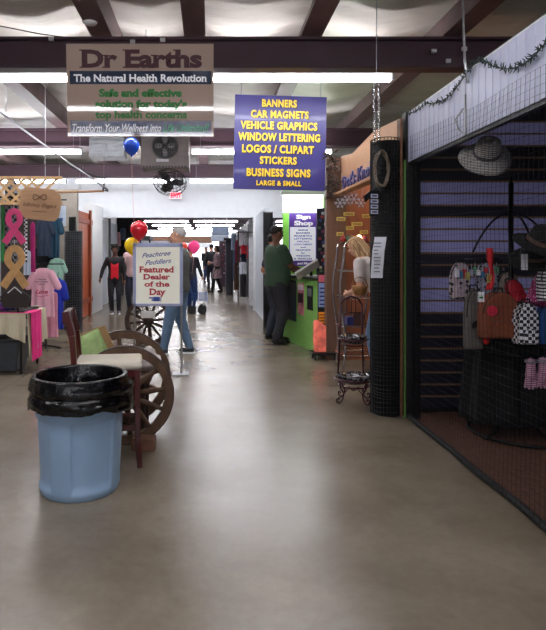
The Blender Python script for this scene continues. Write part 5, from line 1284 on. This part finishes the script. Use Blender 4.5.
# woman with afro, black jacket over red
person(115, 12.4, 1.50, math.radians(-84), 'short person with curly black hair in black jacket over red shirt by the white stall', skin_d, M('jacket_black',(22,24,30),.7,var=.2), M('black_jeans',(36,38,46),.85), sneaker, hair_b,
       feet=((.06,.10),(-.02,-.08)), hands=((.10,.26,.80),(.12,-.36,.92)), hairstyle='afro', sleeve='long', open_jacket=M('red_shirt',(214,28,48),.8,emis=.08), hem=.80, vox=.01)
person(133.5, 12.7, 1.62, math.radians(-95), 'person in pale pink shirt and dark trousers behind the yellow balloon', skin_m, M('pink_shirt',(214,176,176),.8), darkj, shoe_b, hair_b,
       feet=((.04,.10),(0,-.10)), hands=((.08,.27,.84),(.1,-.26,.84)), sleeve='short', vox=.01)
# woman in patterned dress
person(217, 19.6, 1.62, math.radians(-176), 'woman in long patterned coat dress and black leggings far down the aisle', skin_l, wave_mat('patterned_dress',(60,50,58),(170,140,148),26,typ='VORONOI',sharp=.42), M('black_leggings',(20,20,24),.8), shoe_b, hair_br,
       feet=((.20,.06),(-.16,-.06)), hands=((.26,.10,1.12),(.26,-.10,1.08)), sleeve='long', dress=True, hem=.52, hairstyle='bob', vox=.014)
person(206, 26.5, 1.66, math.radians(-60), 'person in black top and blue jeans farthest down the aisle', skin_l, M('black_top',(26,26,32),.8), M('mid_jeans',(50,70,110),.85), shoe_b, hair_b,
       feet=((.08,.09),(-.04,-.08)), hands=((.26,.14,1.1),(.26,-.12,1.05)), sleeve='long', vox=.014)
person(211.5, 22.0, 1.72, math.radians(120), 'dark dressed person standing behind the woman in the patterned dress', skin_m, M('slate_coat',(52,54,62),.8), darkj, shoe_b, hair_b,
       feet=((.05,.09),(-.02,-.09)), hands=((.1,.26,.86),(.1,-.26,.86)), sleeve='long', vox=.016)
# person with cart
person(190.5, 12.6, 1.50, math.radians(60), 'person in dark jacket and blue trousers pushing a cart beyond the grey haired man', skin_m, M('dark_jacket',(34,34,42),.8), M('deep_blue_trousers',(30,52,100),.85), shoe_b, hair_b,
       feet=((.08,.09),(-.05,-.09)), hands=((.34,.16,.92),(.34,-.16,.92)), sleeve='long', vox=.011)
# blonde woman in the craft stall
person(384, 5.95, 1.58, math.radians(140), 'long haired blonde woman in white top and jeans bending beside the chrome rack', skin_l, M('white_blouse',(214,204,200),.8,bump=.2,bscale=10), jeans, shoe_b, hair_bl,
       feet=((.03,.09),(-.06,-.1)), hands=((.40,.10,.98),(.36,-.14,.96)), lean=.52, nod=.2, hairstyle='long', sleeve='short', hem=.86, vox=.008)
# basket she holds
r = thing('wicker_basket', (X(356,6.0),6.0,.86), 0, 'small golden wicker basket held by the blonde woman', 'basket')
MB().lathe([(.05,0),(.075,.05),(.085,.10),(.08,.10),(.05,.01)], (X(356,6.0),5.85,.88), 24).build('basket_body', wave_mat('wicker',(176,124,62),(120,78,38),60,direction='Z'), r, smooth=True)
MB().tube([(X(356,6.0)+.08*math.cos(a),5.85,.97+.1*math.sin(a)) for a in [PI*q/12 for q in range(13)]], .005, 6).build('handle', MATS['wicker'], r, smooth=True)

# ------------------------------------------------------------------ beyond the header
# cart
cx_, cy_ = X(200,12.4), 12.4
r = thing('shopping_cart', (cx_,cy_,0), 0, 'blue wire shopping cart with grey wheels down the aisle', 'cart')
cbl = M('cart_blue',(60,90,150),.4,metal=.4)
b = MB()
for z in (.30,.38,.46): b.tube([(cx_-.18,cy_-.22,z),(cx_+.16,cy_-.22,z),(cx_+.16,cy_+.22,z),(cx_-.18,cy_+.22,z)], .008, 5, closed=True)
for q in range(9): xx = cx_-.18+.34*q/8; b.tube([(xx,cy_-.22,.30),(xx,cy_-.22,.46)], .005, 4); b.tube([(xx,cy_+.22,.30),(xx,cy_+.22,.46)], .005, 4); b.tube([(xx,cy_-.22,.30),(xx,cy_+.22,.30)], .005, 4)
b.build('basket', cbl, r)
for sy in (-.2,.2):
    MB().tube([(cx_-.18,cy_+sy,.46),(cx_-.3,cy_+sy,.85)], .012, 6).build('handle_post', cbl, r); MB().bar((cx_+.1,cy_+sy,.30),(cx_+.06,cy_+sy,.1),.03,.03).build('fork', steel, r); MB().bar((cx_-.16,cy_+sy,.30),(cx_-.18,cy_+sy,.1),.03,.03).build('fork', steel, r)
    for sx in (.05,-.18): MB().lathe([(.095,-.018),(.1,0),(.095,.018)], (cx_+sx,cy_+sy,.1), 20, 'Y').build('wheel', black, r)
MB().tube([(cx_-.3,cy_-.2,.85),(cx_-.3,cy_+.2,.85)], .014, 8).build('handle_bar', black, r)
# white monitor like boxes
Y = 19.0
r = thing('wall_cabinet', (X(220,Y),Y,Z(243,Y)), 0, 'grey blue box cabinet hanging high down the aisle', 'cabinet')
MB().box(X(212,Y),X(229,Y),Y,Y+.5,Z(235,Y),Z(227,Y)).build('upper_box', M('box_blue_grey',(120,134,156),.5), r, bevel=.01); MB().box(X(211,Y),X(229,Y),Y,Y+.5,Z(241,Y),Z(235.6,Y)).build('lower_box', M('box_pale',(170,180,196),.5), r, bevel=.01)
for px in (214,227): MB().tube([(X(px,Y),Y+.25,Z(227,Y)),(X(px,Y),Y+.25,3.2)], .015, 5).build('hanger', steel, r)
r = thing('dark_booth', (X(228,18),18,0), 0, 'tall dark booth panel beside the hanging grey blue box', 'booth')
MB().box(X(226,18),X(233,18),18,18.8,0,Z(240,18)).build('panel', M('booth_dark',(38,40,48),.6), r, bevel=.01); MB().box(X(224,18),X(234,18),17.95,18.85,Z(240,18),Z(238,18)).build('cap', black, r)
# shelf with colourful goods behind the dress woman
Y = 23; r = thing('display_shelf', (X(224,Y),Y,0), 0, 'display shelf of red and dark goods behind the woman in the patterned dress', 'shelf')
MB().box(X(219,Y),X(228,Y),Y,Y+.1,0,Z(238,Y)).build('back_panel', M('shelf_dim',(70,50,60),.7), r); rg = random.Random(6)
for i in range(20):
    px = 219.5+rg.random()*7; py = 240+i*1.9; MB().box(X(px,Y),X(px+1.6,Y),Y-.06,Y,Z(py+1.5,Y),Z(py,Y)).build('packet', M('pk%d'%(i%5),[(150,60,80),(60,60,70),(190,160,170),(120,40,50),(80,90,110)][i%5],.6), r)
# hanging clothes on the right side of the aisle
r = thing('garment_rack', (X(240,15.6),15.6,0), 0, 'black clothes rack beyond the white post on the right', 'rack')
for y in (14.2, 17.6): 
    for dx in (-.2,.25): MB().tube([(X(243,15.6)+dx,y,0),(X(243,15.6)+dx,y,1.9)], .015, 6).build('post', black, r)
MB().tube([(X(243,15.6),14.2,1.88),(X(243,15.6),17.6,1.88)], .015, 6).build('rail', black, r); MB().tube([(X(243,15.6)-.2,14.2,1.88),(X(243,15.6)+.25,14.2,1.88)], .012, 6).build('rail', black, r)
MB().tube([(X(243,15.6)-.2,17.6,1.88),(X(243,15.6)+.25,17.6,1.88)], .012, 6).build('rail', black, r)
gl = [(237,246,229,246,15.6,(230,232,240),'white garment at the top of the far rack','shirt'),(240,247,245,254,15.2,(206,40,60),'red and white garment in the middle of the far rack','shirt'),(240,247,253,263,15.3,(28,34,60),'navy garment under the red one on the far rack','shirt'),
      (238,248,262,274,15.1,(196,198,210),'pale grey garment low on the far rack','shirt'),(240,246,273,297,15.4,(40,38,44),'long black garment low on the far rack','shirt'),(235,240,240,262,16.4,(130,40,60),'dull crimson garment left on the far rack','shirt'),
      (234,239,262,290,16.6,(84,56,44),'brown garment left low on the far rack','shirt'),(247,250,244,258,14.6,(190,30,50),'bright red garment at the right of the far rack','shirt'),(233,237,250,280,17.2,(60,80,110),'slate blue garment at the left end of the far rack','shirt'),(231,236,233,250,17.0,(150,170,200),'light blue garment at the upper left of the far rack','shirt')]
for a in gl:
    garment('hanging_garment', a[0], a[1], a[2], a[3], a[4], M('gar%d_%d'%(a[0],a[2]), a[5], .8), a[6], a[7], sleeves=(a[1]-a[0]>6), th=.07, hanger=True)
r = thing('storefront_cabinet', (X(251,14.2),14.2,0), 0, 'white and dark shop cabinet right behind the clothes rack', 'cabinet')
MB().box(X(249,14.3),X(253,14.3)+.1,14.3,15.4,0,2.2).build('case', M('cab_white',(190,192,198),.6), r, bevel=.01); MB().box(X(248.8,14.3)-.01,X(249,14.3),14.4,15.2,.2,2.1).build('dark_door', M('cab_dark',(44,42,50),.5), r)
# brown fascia board far away and pale canopy
Y = 30; tag(MB().box(X(150,Y),X(212,Y),Y,Y+.1,Z(243,Y),Z(236.5,Y)).build('fascia_board', M('far_brown',(120,84,64),.6)), 'long brown board sign hanging far down the hall', 'sign')
for px in (160, 186, 206): tag(MB().tube([(X(px,30),30.05,Z(236.5,30)),(X(px,30),30.05,3.6)], .01, 5).build('support_wire', steel), 'thin wire holding the far brown board', 'wire', 'wires of the far brown board')
Y = 28; b = MB(); b.grid(lambda u,v: Vector((X(176+34*u,Y), Y+1.2*v, Z(248,Y)+.26*v-.03*math.sin(u*30)*(1-v))), 40, 4)
tag(b.build('canopy', M('canopy_white',(220,222,230),.7,emis=.1), solid=.01), 'white scalloped canopy far down the hall under the brown board', 'canopy')
# left: dark grid hung with garments beyond the header
Y = 16.9; r = thing('grid_panel', (X(116,Y),Y,0), 0, 'tall black grid panel with clothes beyond the header on the left', 'grid')
b = MB()
for q in range(12): b.tube([(X(108,Y)+.09*q,Y,.1),(X(108,Y)+.09*q,Y,2.55)], .006, 4)
for q in range(24): b.tube([(X(108,Y),Y,.1+.105*q),(X(108,Y)+1.0,Y,.1+.105*q)], .006, 4)
b.build('grid_wires', black, r); MB().box(X(108,Y),X(108,Y)+1.0,Y+.03,Y+.05,1.2,2.6).build('backing', M('grid_back',(30,30,36),.8), r)
for a in ((115,121,232,246,(206,160,170),'pale pink garment on the black grid panel'),(120,126,228,240,(70,90,110),'slate garment on the black grid panel'),(109,114,228,240,(60,60,70),'dark grey garment on the black grid panel'),(125,131,238,262,(90,60,60),'dull red garment at the right of the black grid panel')):
    garment('hanging_garment', a[0], a[1], a[2], a[3], Y-.12, M('gd%d'%a[0], a[4], .8), a[5], 'shirt', sleeves=False, th=.05)
# far clutter left: stalls down the left
for i, (px0, px1, y0, y1, Y, c, l) in enumerate(((128,150,240,268,20.5,(60,58,66),'dark low stall block far down the left side'),(140,168,244,262,26,(150,150,160),'pale stall block far down the left side'),(150,176,240,252,34,(200,190,180),'cream stall block farthest down the left side'))):
    r = thing('market_stall', (X((px0+px1)/2,Y),Y,0), 0, l, 'stall')
    MB().box(X(px0,Y),X(px1,Y),Y,Y+1.2,0,1.0).build('counter', M('far_stall%d'%i,c,.7), r, bevel=.02)
    for px in (px0+.5, px1-.5): MB().tube([(X(px,Y),Y+.1,1.0),(X(px,Y),Y+.1,Z(y0,Y))], .03, 6).build('post', black, r)
    MB().box(X(px0,Y),X(px1,Y),Y-.05,Y+1.2,Z(y0,Y),Z(y0,Y)+.15).build('roof', M('far_roof%d'%i,[min(255,v+30) for v in c],.7), r)
#PART6
# ------------------------------------------------------------------ camera, light, world
cam = bpy.data.cameras.new('camera'); co = bpy.data.objects.new('camera', cam); C.objects.link(co)
co.location = (0,0,EH); co.rotation_euler = (PI/2,0,0); cam.sensor_fit = 'VERTICAL'; cam.sensor_height = 36; cam.lens = FX/630*36
cam.shift_x = (273-VX)/630; cam.shift_y = -(315-VY)/630
cam.clip_end = 200; bpy.context.scene.camera = co
w = bpy.data.worlds.new('world'); bpy.context.scene.world = w; w.use_nodes = True
w.node_tree.nodes['Background'].inputs[0].default_value = (.8,.85,1,1); w.node_tree.nodes['Background'].inputs[1].default_value = .25
def area(name, loc, size, energy, col=(1,1,1), rot=(0,0,0), sy=None):
    l = bpy.data.lights.new(name, 'AREA'); l.energy = energy; l.size = size; l.color = col
    if sy: l.shape = 'RECTANGLE'; l.size_y = sy
    o = bpy.data.objects.new(name, l); C.objects.link(o); o.location = loc; o.rotation_euler = rot; return o
def point(name, loc, energy, col, rad=.1):
    l = bpy.data.lights.new(name, 'POINT'); l.energy = energy; l.color = col; l.shadow_soft_size = rad
    o = bpy.data.objects.new(name, l); C.objects.link(o); o.location = loc; return o
point('shop_glow', (1.45, 8.2, 2.9), 5, (.55,1,.25), .15)
point('stall_lamp', (2.3, 6.4, 2.1), 5, (1,.6,.3), .1)
sc = bpy.context.scene
sc.view_settings.view_transform = 'Standard'; sc.view_settings.look = 'None'; sc.view_settings.exposure = .36
